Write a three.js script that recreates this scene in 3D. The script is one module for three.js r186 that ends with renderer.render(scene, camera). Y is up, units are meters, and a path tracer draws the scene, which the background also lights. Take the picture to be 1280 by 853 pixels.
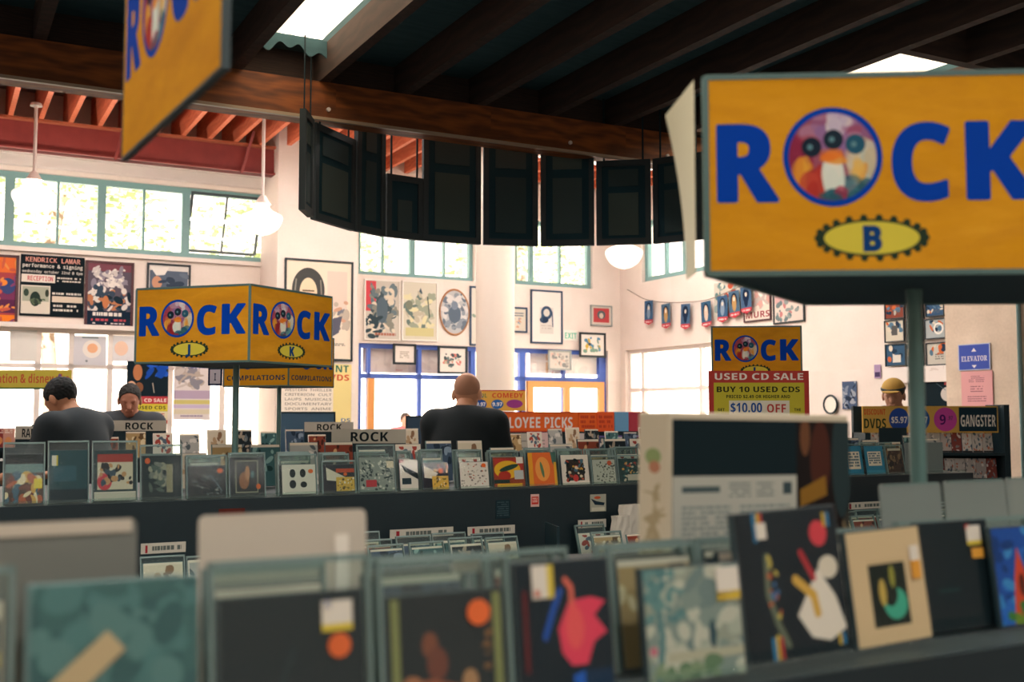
import * as THREE from 'three';
import { RoundedBoxGeometry } from 'three/addons/geometries/RoundedBoxGeometry.js';
import { MarchingCubes } from 'three/addons/objects/MarchingCubes.js';
import { mergeGeometries } from 'three/addons/utils/BufferGeometryUtils.js';
import { ImprovedNoise } from 'three/addons/math/ImprovedNoise.js';
import { RectAreaLightUniformsLib } from 'three/addons/lights/RectAreaLightUniformsLib.js';
import { FontLoader } from 'three/addons/loaders/FontLoader.js';
import { TextGeometry } from 'three/addons/geometries/TextGeometry.js';

// ------------------------------------------------------------------ camera, sky, sun, lamps, exposure
RectAreaLightUniformsLib.init();
const V3 = THREE.Vector3, scene = new THREE.Scene();
const PW = 1280, PH = 853, FPX = 1363, EYE = 1.5, PITCH = Math.atan((520 - PH / 2) / FPX);
const camera = new THREE.PerspectiveCamera(2 * Math.atan(PH / 2 / FPX) * 180 / Math.PI, PW / PH, 0.05, 200);
camera.position.set(0, EYE, 0);
camera.rotation.set(PITCH, 0, 0);
camera.focus = 5.2; camera.userData.fStop = 3.9;
camera.updateMatrixWorld();
scene.background = new THREE.Color().setRGB(3.1, 2.75, 2.5);
const renderer = new THREE.WebGLRenderer();
renderer.toneMapping = THREE.LinearToneMapping;
renderer.toneMappingExposure = 1.0;
renderer.shadowMap.enabled = true;

// the room's own axes: u runs along the window wall (off to the right), v runs towards it
const TH = 28 * Math.PI / 180, CT = Math.cos(TH), ST = Math.sin(TH);
const W = (u, y, v) => new V3(CT * u - ST * v, y, -(ST * u + CT * v));
const toUV = (p) => ({ u: CT * p.x - ST * p.z, y: p.y, v: -ST * p.x - CT * p.z });
// a photo pixel as a direction, and where it meets the room's planes
const ray = (px, py) => new V3((px - PW / 2) / FPX, (PH / 2 - py) / FPX, -1).applyEuler(camera.rotation);
const EYEP = camera.position.clone();
const along = (d, t) => EYEP.clone().addScaledVector(d, t);
const onV = (px, py, v) => { const d = ray(px, py); return along(d, v / (-ST * d.x - CT * d.z)); };
const onU = (px, py, u) => { const d = ray(px, py); return along(d, u / (CT * d.x - ST * d.z)); };
const onY = (px, py, y) => { const d = ray(px, py); return along(d, (y - EYE) / d.y); };
const atD = (px, py, D) => { const d = ray(px, py); return along(d, D / -d.z); };
const wallA = (px, py, v = 13.24) => toUV(onV(px, py, v));
const wallB = (px, py, u = 8.83) => toUV(onU(px, py, u));

const sun = new THREE.DirectionalLight(new THREE.Color(1, 0.95, 0.86), 32);
sun.position.set(6, 20, 13); sun.target.position.set(0, 0, -14);
Object.assign(sun.shadow.camera, { left: -30, right: 30, top: 30, bottom: -30, near: 1, far: 80 });
scene.add(sun, sun.target);
// ceiling fluorescents out of view, inferred from the brightness: [u, y, v, length along u, width, radiance]
const NEAR_LIGHT = 23, FIX = [];
for (const [v, us] of [[-2.6, [-1.6, 0.6, 2.8, 5.0]], [-0.6, [-1.6, 0.6, 2.8, 5.0]], [1.4, [-1.6, 0.6, 2.8]], [3.1, [-1.6, 0.6]]]) for (const u of us) FIX.push([u, 3.22, v, 1.2, 0.24, NEAR_LIGHT]);  // the row nearest the hall is added to brighten the ROCK signs
for (const [v, I, us] of [[7.4, 29, [-1.5, 1.2, 3.9, 6.4]], [9.2, 33, [-1.5, 1.2, 3.9, 6.4]], [11.0, 21, [4.4]], [11.2, 34, [7.2]]]) for (const u of us) FIX.push([u, 4.62, v, 1.6, 0.3, I]);  // the last two, hidden by the boards, are added to lift the dim corner

// ------------------------------------------------------------------ helpers
let seed = 7;
const rnd = () => { seed = (seed * 1664525 + 1013904223) % 4294967296; return seed / 4294967296; };
const rr = (a, b) => a + (b - a) * rnd();
const noise = new ImprovedNoise();
const taken = {};
const numbered = (n) => { const k = taken[n] = (taken[n] ?? -1) + 1; return k ? n + '_' + String(k).padStart(3, '0') : n; };
const col = (c) => new THREE.Color(c);
function mat(c, rough = 0.7, o = {}) { return new THREE.MeshPhysicalMaterial({ color: col(c), roughness: rough, ...o }); }
function tag(o, label, category, group, kind) {
  o.userData.label = label; o.userData.category = category;
  if (group) o.userData.group = group;
  if (kind) o.userData.kind = kind;
  return o;
}
function thing(name, label, category, p = null, turn = 0, group) {
  const o = new THREE.Group(); o.name = numbered(name); scene.add(o);
  if (p) o.position.copy(p);
  o.rotation.order = 'YXZ'; o.rotation.y = turn;
  return tag(o, label, category, group);
}
function part(name, geo, m, parent, p) {
  const o = new THREE.Mesh(geo, m); o.name = name; parent.add(o);
  if (p) o.position.set(...p);
  return o;
}
function structure(name, label, p = null, turn = TH, category = 'room part') {
  const o = thing(name, label, category, p, turn); o.userData.kind = 'structure'; return o;
}
function single(name, geo, m, label, category, p, turn = 0, group) {
  const o = new THREE.Mesh(geo, m); o.name = numbered(name); scene.add(o);
  if (p) o.position.copy(p);
  o.rotation.order = 'YXZ'; o.rotation.y = turn;
  return tag(o, label, category, group);
}
const box = (w, h, d, x = 0, y = 0, z = 0) => new THREE.BoxGeometry(w, h, d).translate(x, y, z);
const rbox = (w, h, d, r = 0.003, x = 0, y = 0, z = 0) => new RoundedBoxGeometry(w, h, d, 2, r).translate(x, y, z);
const cyl = (r0, r1, h, x = 0, y = 0, z = 0, n = 24) => new THREE.CylinderGeometry(r0, r1, h, n).translate(x, y, z);
const merge = (l) => mergeGeometries(l.map((g) => { const k = g.index ? g.toNonIndexed() : g; for (const a of Object.keys(k.attributes)) if (!['position', 'normal', 'uv'].includes(a)) k.deleteAttribute(a); return k; }));
// box edges given in room axes, inside a group that stands at the origin with the room's turn (local x = u, local z = -v)
const rb = (u0, u1, y0, y1, v0, v1) => box(u1 - u0, y1 - y0, v1 - v0, (u0 + u1) / 2, (y0 + y1) / 2, -(v0 + v1) / 2);
const ROOM = new V3(0, 0, 0);
// uv in metres for plain boxes and prisms
function metricUV(g, s = 1) {
  const k = g.index ? g.toNonIndexed() : g, p = k.attributes.position, n = k.attributes.normal, uv = new Float32Array(p.count * 2);
  for (let i = 0; i < p.count; i++) {
    const ax = Math.abs(n.getX(i)), ay = Math.abs(n.getY(i)), az = Math.abs(n.getZ(i));
    const [a, b] = ay > ax && ay > az ? [p.getX(i), p.getZ(i)] : ax > az ? [p.getZ(i), p.getY(i)] : [p.getX(i), p.getY(i)];
    uv[2 * i] = a * s; uv[2 * i + 1] = b * s;
  }
  k.setAttribute('uv', new THREE.BufferAttribute(uv, 2));
  return k;
}
function wallBoxes(a0, a1, y0, y1, openings, make) {
  const xs = [...new Set([a0, a1, ...openings.flatMap((o) => [o[0], o[1]])])].filter((x) => x >= a0 && x <= a1).sort((p, q) => p - q);
  const ys = [...new Set([y0, y1, ...openings.flatMap((o) => [o[2], o[3]])])].sort((p, q) => p - q);
  const out = [];
  for (let i = 0; i + 1 < xs.length; i++) for (let j = 0; j + 1 < ys.length; j++) {
    const cx = (xs[i] + xs[i + 1]) / 2, cy = (ys[j] + ys[j + 1]) / 2;
    if (!openings.some((o) => cx > o[0] && cx < o[1] && cy > o[2] && cy < o[3])) out.push(make(xs[i], xs[i + 1], ys[j], ys[j + 1]));
  }
  return merge(out);
}

// ------------------------------------------------------------------ computed textures
function noiseTexture(n, paint, srgb = true, rep = 1) {
  const data = new Uint8Array(n * n * 4);
  for (let j = 0; j < n; j++) for (let i = 0; i < n; i++) {
    const c = paint(i / n, j / n), k = (j * n + i) * 4;
    data[k] = c[0]; data[k + 1] = c[1]; data[k + 2] = c[2]; data[k + 3] = 255;
  }
  const t = new THREE.DataTexture(data, n, n);
  t.wrapS = t.wrapT = THREE.RepeatWrapping; t.magFilter = THREE.LinearFilter; t.repeat.set(rep, rep);
  if (srgb) t.colorSpace = THREE.SRGBColorSpace;
  t.needsUpdate = true;
  return t;
}
const fbm = (x, y, z = 0) => noise.noise(x, y, z) + 0.5 * noise.noise(2 * x, 2 * y, z + 5) + 0.25 * noise.noise(4 * x, 4 * y, z + 9);
const mixc = (a, b, t) => a.map((v, i) => Math.max(0, Math.min(255, v + (b[i] - v) * t)));
const woodTex = (a, b, s) => noiseTexture(256, (x, y) => {
  const g = Math.sin((y * 26 + 2.2 * fbm(x * 2, y * 5, s)) * 3) * 0.5 + 0.5, f = fbm(x * 6, y * 60, s + 3) * 0.5 + 0.5;
  return mixc(a, b, 0.5 * g + 0.5 * f);
});
const patchTex = (a, b, sc, s, fine = 0.4) => noiseTexture(256, (x, y) => mixc(a, b, 0.5 + 0.6 * fbm(x * sc, y * sc, s) + fine * 0.5 * noise.noise(x * 70, y * 70, s)));

const M = {
  plaster: mat('#ffffff', 0.85, { map: patchTex([226, 212, 200], [236, 222, 212], 4, 1) }),
  trim: mat('#eadfd6', 0.6),
  darkpaint: mat('#ffffff', 0.55, { map: patchTex([34, 54, 60], [42, 62, 66], 6, 2) }),
  deck: mat('#ffffff', 0.9, { map: woodTex([62, 96, 104], [74, 108, 116], 4) }),
  joist: mat('#ffffff', 0.8, { map: woodTex([56, 46, 42], [78, 60, 52], 5) }),
  glulam: mat('#ffffff', 0.55, { map: woodTex([92, 48, 18], [176, 98, 36], 6) }),
  redpaint: mat('#ffffff', 0.6, { map: patchTex([124, 44, 40], [140, 54, 48], 5, 3) }),
  orangewood: mat('#ffffff', 0.75, { map: woodTex([196, 96, 62], [226, 128, 88], 8) }),
  roofdeck: mat('#ffffff', 0.9, { map: woodTex([118, 92, 84], [150, 122, 112], 9) }),
  tealframe: mat('#7aa3a1', 0.5),  // teal made paler to carry the flare around the bright windows
  blueframe: mat('#4a6cc4', 0.5),
  glass: mat('#ffffff', 0.02, { transmission: 1, thickness: 0 }),
  floor: mat('#ffffff', 0.45, { map: patchTex([86, 84, 80], [112, 108, 102], 9, 5) }),
  concrete: mat('#ffffff', 0.9, { map: patchTex([206, 186, 164], [226, 206, 184], 5, 7, 0.6) }),
  blackframe: mat('#1f3036', 0.5),
  black: mat('#1b2e35', 0.65, { specularIntensity: 0.5 }),
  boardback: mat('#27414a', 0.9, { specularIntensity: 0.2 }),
  paper: mat('#efe6d8', 0.8),
  pole: mat('#5d7f7c', 0.35, { metalness: 0.3 }),
  clear: mat('#eaf2f0', 0.1, { transmission: 0.97, thickness: 0, side: THREE.DoubleSide, specularIntensity: 0.3 }),
  rim: mat('#86a09c', 0.35, { transmission: 0.35, thickness: 0, side: THREE.DoubleSide }),
  frosted: mat('#dcd2c2', 0.75, { transmission: 0.3, thickness: 0, side: THREE.DoubleSide }),
  caseplastic: mat('#5f7d7c', 0.22),
  darkcase: mat('#22363c', 0.3),
  cabinet: mat('#ffffff', 0.5, { map: patchTex([16, 33, 39], [22, 40, 46], 5, 11) }),
  skylight: mat('#d2c6b4', 1, { transmission: 0.55, thickness: 0, side: THREE.DoubleSide }),
};

// ------------------------------------------------------------------ printed matter: pieces of art packed on shared sheets
const sheets = [];
let shelf = null;
function newSheet() {
  const c = document.createElement('canvas'); c.width = c.height = 2048;
  const ctx = c.getContext('2d'); ctx.fillStyle = '#888'; ctx.fillRect(0, 0, 2048, 2048);
  const tex = new THREE.CanvasTexture(c); tex.colorSpace = THREE.SRGBColorSpace;
  const s = { c, ctx, tex, m: new THREE.MeshPhysicalMaterial({ map: tex, roughness: 0.7, specularIntensity: 0.12 }), matte: new THREE.MeshPhysicalMaterial({ map: tex, roughness: 0.9, specularIntensity: 0.12 }) };
  sheets.push(s); shelf = { x: 0, y: 0, h: 0, s };
}
newSheet();
function art(w, h, draw) {
  if (shelf.x + w + 4 > 2048) { shelf.y += shelf.h + 4; shelf.x = 0; shelf.h = 0; }
  if (shelf.y + h + 4 > 2048) newSheet();
  const { x, y, s } = shelf, k = s.ctx;
  k.save(); k.beginPath(); k.rect(x, y, w, h); k.clip(); k.translate(x, y); k.textBaseline = 'middle'; k.textAlign = 'center';
  draw(k, w, h); k.restore();
  shelf.x += w + 4; shelf.h = Math.max(shelf.h, h);
  return { u0: (x + 1) / 2048, u1: (x + w - 1) / 2048, v0: 1 - (y + h - 1) / 2048, v1: 1 - (y + 1) / 2048, s };
}
// a thin board whose front (+z) carries the print; its edges take the print's corner colour
function board(w, h, d, a, x = 0, y = 0, z = 0) {
  const g = new THREE.BoxGeometry(w, h, d), uv = g.attributes.uv;
  for (let i = 0; i < 24; i++) {
    const front = i >= 16 && i < 20, U = uv.getX(i), Vv = uv.getY(i), e = 0.01;
    uv.setXY(i, a.u0 + (a.u1 - a.u0) * (front ? U : e + U * 0.004), a.v0 + (a.v1 - a.v0) * (front ? Vv : 1 - e - Vv * 0.004));
  }
  return g.translate(x, y, z);
}
// drawing shorthand in 0..1 of the piece: R rect, C circle/ellipse, P polygon, T text, S spatter of dabs
function pic(bg, ...ops) {
  return (k, w, h) => {
    k.fillStyle = bg; k.fillRect(0, 0, w, h);
    for (const [op, c, ...a] of ops) {
      k.fillStyle = k.strokeStyle = c;
      if (op === 'R') k.fillRect(a[0] * w, a[1] * h, a[2] * w, a[3] * h);
      if (op === 'F') { k.lineWidth = (a[4] ?? 0.03) * w; k.strokeRect(a[0] * w, a[1] * h, a[2] * w, a[3] * h); }
      if (op === 'C') { k.beginPath(); k.ellipse(a[0] * w, a[1] * h, a[2] * w, (a[3] ?? a[2]) * h, a[4] ?? 0, 0, 7); k.fill(); }
      if (op === 'O') { k.lineWidth = (a[4] ?? 0.03) * w; k.beginPath(); k.ellipse(a[0] * w, a[1] * h, a[2] * w, a[3] * h, 0, 0, 7); k.stroke(); }
      if (op === 'P') { k.beginPath(); for (let i = 0; i < a.length; i += 2) k.lineTo(a[i] * w, a[i + 1] * h); k.fill(); }
      if (op === 'L') { k.lineWidth = a[0] * w; k.lineCap = 'round'; k.beginPath(); for (let i = 1; i < a.length; i += 2) k.lineTo(a[i] * w, a[i + 1] * h); k.stroke(); }
      if (op === 'T') {
        const [s, x, y, size, wide = 0.9, font = 'bold', face = 'sans-serif'] = a;
        k.font = `${font} ${Math.round(size * h)}px ${face}`;
        const mw = k.measureText(s).width; k.save(); k.translate(x * w, y * h); k.scale(Math.min(wide * w / mw, 3), 1); k.fillText(s, 0, 0); k.restore();
      }
      if (op === 'S') {
        const [n, x, y, sw, sh, r] = a; const cs = c.split(' ');
        for (let i = 0; i < n; i++) { k.fillStyle = cs[Math.floor(rnd() * cs.length)]; k.beginPath(); k.ellipse((x + rnd() * sw) * w, (y + rnd() * sh) * h, r * w * rr(0.4, 1.3), r * h * rr(0.4, 1.6), rnd() * 3, 0, 7); k.fill(); }
      }
      if (op === 'X') { // lines of small print
        const [x, y, sw, sh, n, t = 0.5] = a;
        for (let i = 0; i < n; i++) { let q = 0; while (q < 1) { const l = rr(0.05, 0.16); if (rnd() > 0.15) k.fillRect((x + q * sw) * w, (y + sh * i / n) * h, Math.min(l, 1 - q) * 0.8 * sw * w, sh / n * t * h); q += l; } }
      }
    }
  };
}

// ------------------------------------------------------------------ the shell
const VA = 13.24, UB = 8.83, UL = -4, VR = -4, YH = 5.2, YN = 3.64;
const uA = (px, py = 330, v = VA) => wallA(px, py, v).u, vB = (px, py = 350) => wallB(px, py).v;
const cl = { y0: wallA(165, 318).y, y1: wallA(165, 227).y };
const A1 = [uA(-60), uA(337, 280), cl.y0, cl.y1], A2 = [uA(448), uA(593), cl.y0 - 0.06, cl.y1], A3 = [uA(644), uA(741), cl.y0 - 0.06, cl.y1];
const lowTop = wallA(80, 411).y, storeTop = wallA(520, 431).y;
const A0 = [uA(-60, 470), uA(343, 470), 0.75, lowTop], A4 = [uA(448, 470), uA(760, 470), 0.08, storeTop];
const B1 = [vB(965, 320), vB(802, 330), wallB(835, 347).y, 4.25], B0 = [vB(1000, 480), VA - 0.12, 0.08, wallB(830, 434).y];

const floor = structure('floor', 'worn grey concrete shop floor', ROOM);
part('slab', metricUV(rb(UL - 0.3, UB + 0.3, -0.15, 0, VR - 0.3, VA + 0.3), 0.4), M.floor, floor);
const wa = structure('wall_back', 'cream plaster wall of tall windows and posters', ROOM);
part('plaster', metricUV(wallBoxes(UL - 0.3, UB + 0.3, 0, YH, [A0, A1, A2, A3, A4], (a, b, c, d) => rb(a, b, c, d, VA, VA + 0.25)), 0.5), M.plaster, wa);
const PIER = [uA(347, 300, 12.5), uA(447, 300, 12.5)];
const pilaster = structure('wall_pier', 'cream plaster pier between the window bays', ROOM);
part('plaster', metricUV(rb(PIER[0], PIER[1], 0, YH, 12.5, VA), 0.5), M.plaster, pilaster);
const wb = structure('wall_right', 'cream plaster wall behind the bunting', ROOM);
part('plaster', metricUV(wallBoxes(VR - 0.3, VA, 0, YH, [B0, B1], (a, b, c, d) => rb(UB, UB + 0.25, c, d, a, b)), 0.5), M.plaster, wb);
const wl = structure('wall_left', 'cream plaster side wall of the shop', ROOM);
part('plaster', metricUV(rb(UL - 0.25, UL, 0, YH, VR - 0.3, VA), 0.5), M.plaster, wl);
const wr = structure('wall_rear', 'cream plaster rear wall of the shop', ROOM);
part('plaster', metricUV(rb(UL, UB, 0, YN, VR - 0.25, VR), 0.5), M.plaster, wr);
const wu = structure('wall_upper', 'plaster wall above the low timber ceiling', ROOM);
part('plaster', metricUV(rb(UL, UB, YN, YH, 6.1, 6.25), 0.5), M.plaster, wu);
// cornice over the clerestory, ledge over the low glazing
const co = structure('trim_1', 'white moulded cornice above the clerestory windows', ROOM);
part('moulding', rb(UL, PIER[0], cl.y1 + 0.05, cl.y1 + 0.17, VA - 0.09, VA), M.trim, co);
part('moulding', rb(UL, PIER[0], cl.y1 + 0.17, cl.y1 + 0.22, VA - 0.14, VA), M.trim, co);
const le = structure('trim_2', 'white ledge above the low shop windows', ROOM);
part('moulding', rb(UL, PIER[0], lowTop, lowTop + 0.05, VA - 0.07, VA), M.trim, le);
const le2 = structure('trim_3', 'white sill under the clerestory windows', ROOM);
part('moulding', rb(UL, PIER[0], cl.y0 - 0.05, cl.y0, VA - 0.06, VA), M.trim, le2);

// windows: frame bars and panes between them
function glazing(name, label, span, bars, rails, m, plane, { t = 0.05, thin = 0.025, depth = 0.07 } = {}) {
  const [a0, a1, y0, y1] = span, w = structure(name, label, ROOM, TH, 'window');
  const B = (p, q, r, s, d = depth) => plane === 'A' ? rb(p, q, r, s, VA + 0.06, VA + 0.06 + d) : rb(UB + 0.06, UB + 0.06 + d, r, s, p, q);
  part('window_frame', merge([B(a0, a1, y0, y0 + t), B(a0, a1, y1 - t, y1), B(a0, a0 + t, y0 + t, y1 - t), B(a1 - t, a1, y0 + t, y1 - t)]), m, w);
  const xs = [[a0, t], ...bars, [a1, t]];
  for (const [x, k] of bars) part('mullion', B(x - k / 2, x + k / 2, y0 + t, y1 - t), m, w);
  const ys = [y0, ...rails, y1];
  for (const r of rails) part('transom', B(a0 + t, a1 - t, r - t / 2, r + t / 2, depth + 0.01), m, w);
  for (let i = 0; i + 1 < xs.length; i++) for (let j = 0; j + 1 < ys.length; j++) part('pane', B(xs[i][0], xs[i + 1][0], ys[j], ys[j + 1], 0.004).translate(...(plane === 'A' ? [0, 0, -0.035] : [0.035, 0, 0])), M.glass, w);
  return w;
}
const bar = (px, k = 0.025, py = 270) => [uA(px, py), k];
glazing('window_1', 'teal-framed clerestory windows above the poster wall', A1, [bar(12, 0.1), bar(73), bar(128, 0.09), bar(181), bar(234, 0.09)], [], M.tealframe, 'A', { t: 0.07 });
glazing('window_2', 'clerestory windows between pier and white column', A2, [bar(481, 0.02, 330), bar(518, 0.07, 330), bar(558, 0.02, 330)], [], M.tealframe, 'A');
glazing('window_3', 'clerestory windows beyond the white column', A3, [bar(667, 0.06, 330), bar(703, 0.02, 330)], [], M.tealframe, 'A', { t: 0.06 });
glazing('window_4', 'white-framed low shop windows under the poster wall', A0, [bar(48, 0.06, 450), bar(90, 0.06, 450), bar(139, 0.06, 450), bar(215, 0.06, 450), bar(280, 0.06, 450)], [wallA(100, 458).y], M.trim, 'A');
const transom = wallA(520, 471).y;
glazing('window_5', 'blue-framed shop front with glazed doors', A4, [bar(463, 0.04, 500), bar(527, 0.05, 450), bar(594, 0.07, 450), bar(656, 0.09, 450), bar(708, 0.04, 450), bar(754, 0.06, 450)], [transom], M.blueframe, 'A', { t: 0.06 });
const doorWood = mat('#e29a54', 0.5), dfr = structure('door_1', 'orange timber frames of the glazed shop doors', ROOM, TH, 'door');
for (const px of [460, 660, 706, 749]) part('door_stile', rb(uA(px, 500), uA(px, 500) + 0.09, 0.08, transom - 0.03, VA + 0.0, VA + 0.055), doorWood, dfr);
part('door_rail', rb(uA(660, 500) + 0.09, uA(706, 500), transom - 0.12, transom - 0.03, VA, VA + 0.055), doorWood, dfr);
part('door_rail', rb(uA(706, 500) + 0.09, uA(749, 500), transom - 0.12, transom - 0.03, VA, VA + 0.055), doorWood, dfr);
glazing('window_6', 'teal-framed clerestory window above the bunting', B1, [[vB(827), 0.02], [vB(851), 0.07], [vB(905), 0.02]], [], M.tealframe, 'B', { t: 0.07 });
glazing('window_7', 'white shop windows below the bunting', B0, [[vB(930, 480), 0.05], [vB(871, 480), 0.05], [vB(799, 480), 0.06]], [wallB(840, 486).y], M.trim, 'B', { t: 0.05 });
// the awning sash that stands open
const sash = structure('window_8', 'awning window sash standing open', W(uA(285, 280), cl.y1 - 0.04, VA + 0.04), TH, 'window');
{ const w = A1[1] - uA(234, 280) - 0.16, h = cl.y1 - cl.y0 - 0.12, s = new THREE.Group(); sash.rotation.x = 0.42;
  part('sash_frame', merge([box(w, 0.03, 0.03, 0, -0.015, 0), box(w, 0.03, 0.03, 0, -h, 0), box(0.03, h, 0.03, -w / 2, -h / 2, 0), box(0.03, h, 0.03, w / 2, -h / 2, 0), box(0.02, h, 0.025, 0, -h / 2, 0)]), mat('#39484a', 0.5), sash);
  part('pane', box(w / 2, h, 0.004, -w / 4, -h / 2, 0), M.glass, sash); part('pane', box(w / 2, h, 0.004, w / 4, -h / 2, 0), M.glass, sash); }

// low timber ceiling with joists, corrugated skylights and the edge beam
const SKY = [[1.46, 1.90, 2.2, 5.88], [4.46, 5.40, 4.02, 5.8], [-0.54, -0.10, -1.5, 2.5], [3.46, 3.90, -2.5, 0.8]];  // last two openings are added out of view, as fill for the near side
const ceil = structure('ceiling', 'dark boarded ceiling on timber joists', ROOM);
part('deck', metricUV(wallBoxes(UL, UB, VR, 6.1, SKY, (a, b, c, d) => rb(a, b, 3.60, YN, c, d)), 1), M.deck, ceil);
const joistGeo = metricUV(rb(-0.03, 0.03, 3.41, 3.60, VR, 6.1), 1);
for (let u = -3.57; u < UB; u += 0.5) {
  if (Math.abs(u - 4.93) > 0.1) { part('joist', joistGeo, M.joist, ceil, [u, 0, 0]); continue; }
  for (const [a, b] of [[VR, 3.96], [5.86, 6.1]]) part('joist', metricUV(rb(u - 0.03, u + 0.03, 3.41, 3.60, a, b), 1), M.joist, ceil);
  for (const v of [3.99, 5.83]) part('trimmer', metricUV(rb(4.46, 5.40, 3.41, 3.60, v - 0.03, v + 0.03), 1), M.joist, ceil);
}
for (let u = -3.57; u < UB - 0.5; u += 0.5) part('blocking', rb(u + 0.03, u + 0.47, 3.41, 3.60, 6.03, 6.08), M.joist, ceil);
for (const [u0, u1, v0, v1] of SKY) {
  const g = new THREE.PlaneGeometry(u1 - u0 + 0.1, v1 - v0 + 0.08, 40, 1).rotateX(-Math.PI / 2), p = g.attributes.position;
  for (let i = 0; i < p.count; i++) p.setY(i, 0.016 * Math.sin(p.getX(i) * Math.PI * 2 / 0.076));
  g.computeVertexNormals();
  part('corrugated_sheet', g.translate((u0 + u1) / 2, YN + 0.02, -(v0 + v1) / 2), M.skylight, ceil);
}
for (const [u0, u1, v, h0] of [[1.46, 1.90, 5.8, 0.07], [4.46, 5.40, 4.1, 0.05]]) {
  const sh = new THREE.Shape(); sh.moveTo(u0, 3.60); for (let i = 0; i <= 60; i++) { const u = u0 + (u1 - u0) * i / 60; sh.lineTo(u, 3.60 - h0 + 0.018 * Math.sin(u * 55) + 0.02 * Math.sin(u * 19 + 1)); } sh.lineTo(u1, 3.60);
  part('wavy_closure', new THREE.ExtrudeGeometry(sh, { depth: 0.012, bevelEnabled: false }).translate(0, 0, -v), M.deck, ceil);
}
const beam = structure('beam_edge', 'long glued timber beam along the low ceiling edge', ROOM, TH, 'beam');
part('timber', metricUV(rb(UL, UB, 3.2, 3.41, 5.92, 6.1), 1), M.glulam, beam);
part('conduit', rb(UL, UB, 3.183, 3.2, 5.9, 5.925), mat('#b9a489', 0.4), beam);
for (const px of [410, 712, 833]) part('bolt', cyl(0.012, 0.012, 0.02, 0, 0, 0, 10).rotateX(Math.PI / 2).translate(wallA(px, 140, 5.92).u, 3.25, -5.915), M.trim, beam);
// high hall roof, red steel beam
const hall = structure('roof_hall', 'high roof of orange timber joists', ROOM, TH, 'roof');
const rbm = { y0: onV(0, 184, 12.7).y, y1: onV(0, 145, 12.7).y };
part('deck', metricUV(rb(UL, UB, YH - 0.05, YH + 0.1, 6.1, VA + 0.2), 1), M.roofdeck, hall);
const hj = metricUV(rb(-0.025, 0.025, rbm.y1, YH - 0.05, 6.25, VA), 1);
for (let u = UL + 0.15; u < UB; u += 0.3) part('joist', hj, M.orangewood, hall, [u, 0, 0]);
const red = structure('beam_red', 'dark red steel beam above the clerestory windows', ROOM, TH, 'beam');
part('web', metricUV(rb(UL, PIER[0], rbm.y0, rbm.y1, 12.7, 12.76), 1), M.redpaint, red);
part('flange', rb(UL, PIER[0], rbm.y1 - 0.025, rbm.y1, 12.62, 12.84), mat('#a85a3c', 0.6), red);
part('flange', rb(UL, PIER[0], rbm.y0, rbm.y0 + 0.02, 12.64, 12.82), M.redpaint, red);
for (const px of [150, 308]) { const p = wallA(px, 200, 12.55); part('brace', box(0.03, 0.5, 0.03).rotateX(0.35).rotateZ(-0.2).translate(p.u, rbm.y0 + 0.2, -12.5), M.redpaint, red); }
// round white column
const cp = toUV(atD(619, 420, 12.7));
const column = structure('column_round', 'round white column in front of the shop windows', W(cp.u, 0, cp.v), TH, 'column');
part('shaft', cyl(0.226, 0.226, YH - 0.05, 0, (YH - 0.05) / 2, 0, 48), mat('#d6c8ba', 0.6), column);
// rough concrete pillar
const pilV = [vB(1330, 450), vB(1203, 450)];
const pil = structure('column_concrete', 'rough beige concrete pillar', ROOM, TH, 'column');
part('concrete', metricUV(rb(UB - 0.35, UB, 0, YN + 1.4, pilV[0] - 0.25, pilV[1] - 0.1), 0.6), M.concrete, pil);
const pipe = single('vertical_pipe', cyl(0.02, 0.02, 4.6, 0, 2.3, 0, 12), M.caseplastic, 'thin grey pipe running up the concrete pillar', 'pipe', W(UB - 0.375, 0, wallB(1275, 450, UB - 0.375).v));

// unseen fluorescent fittings: housing, diffuser and the light itself
const diffuser = mat('#ffffff', 0.5, { emissive: new THREE.Color(1, 0.9, 0.78), emissiveIntensity: 1 });
const rowWord = { '-2.6': 'rearmost', '-0.6': 'second', 1.4: 'third', 3.1: 'fourth', 7.4: 'inner', 9.2: 'middle', 11: 'window-side', 11.2: 'corner' }, nth = ['first', 'second', 'third', 'fourth'], seen = {};
for (const [u, y, v, l, w, I] of FIX) {
  seen[v] = (seen[v] ?? -1) + 1;
  const f = thing('fluorescent_light', `${nth[seen[v]]} unseen fluorescent fitting in the ${rowWord[v]} row under the ${y > 4 ? 'high hall roof' : 'low timber ceiling'}`, 'ceiling light', W(u, y, v), TH, y > 4 ? 'hall fluorescents' : 'low ceiling fluorescents');
  part('housing', box(l + 0.06, 0.06, w + 0.06, 0, 0.045, 0), M.trim, f);
  part('diffuser', box(l, 0.015, w, 0, 0.0075, 0), diffuser, f);
  const top = (y > 4 ? rbm.y1 : 3.41) - y - 0.07;
  for (const s of [-1, 1]) part('hanger', cyl(0.006, 0.006, top, s * l * 0.35, 0.075 + top / 2, 0, 8), M.trim, f);
  const L = new THREE.RectAreaLight(y > 4 ? new THREE.Color(1, 0.95, 0.9) : new THREE.Color(1, 0.94, 0.87), I, l, w);
  L.position.copy(W(u, y - 0.012, v)); L.rotation.set(-Math.PI / 2, 0, TH, 'YXZ'); L.rotation.set(-Math.PI / 2, TH, 0, 'YXZ'); scene.add(L);
}

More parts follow.
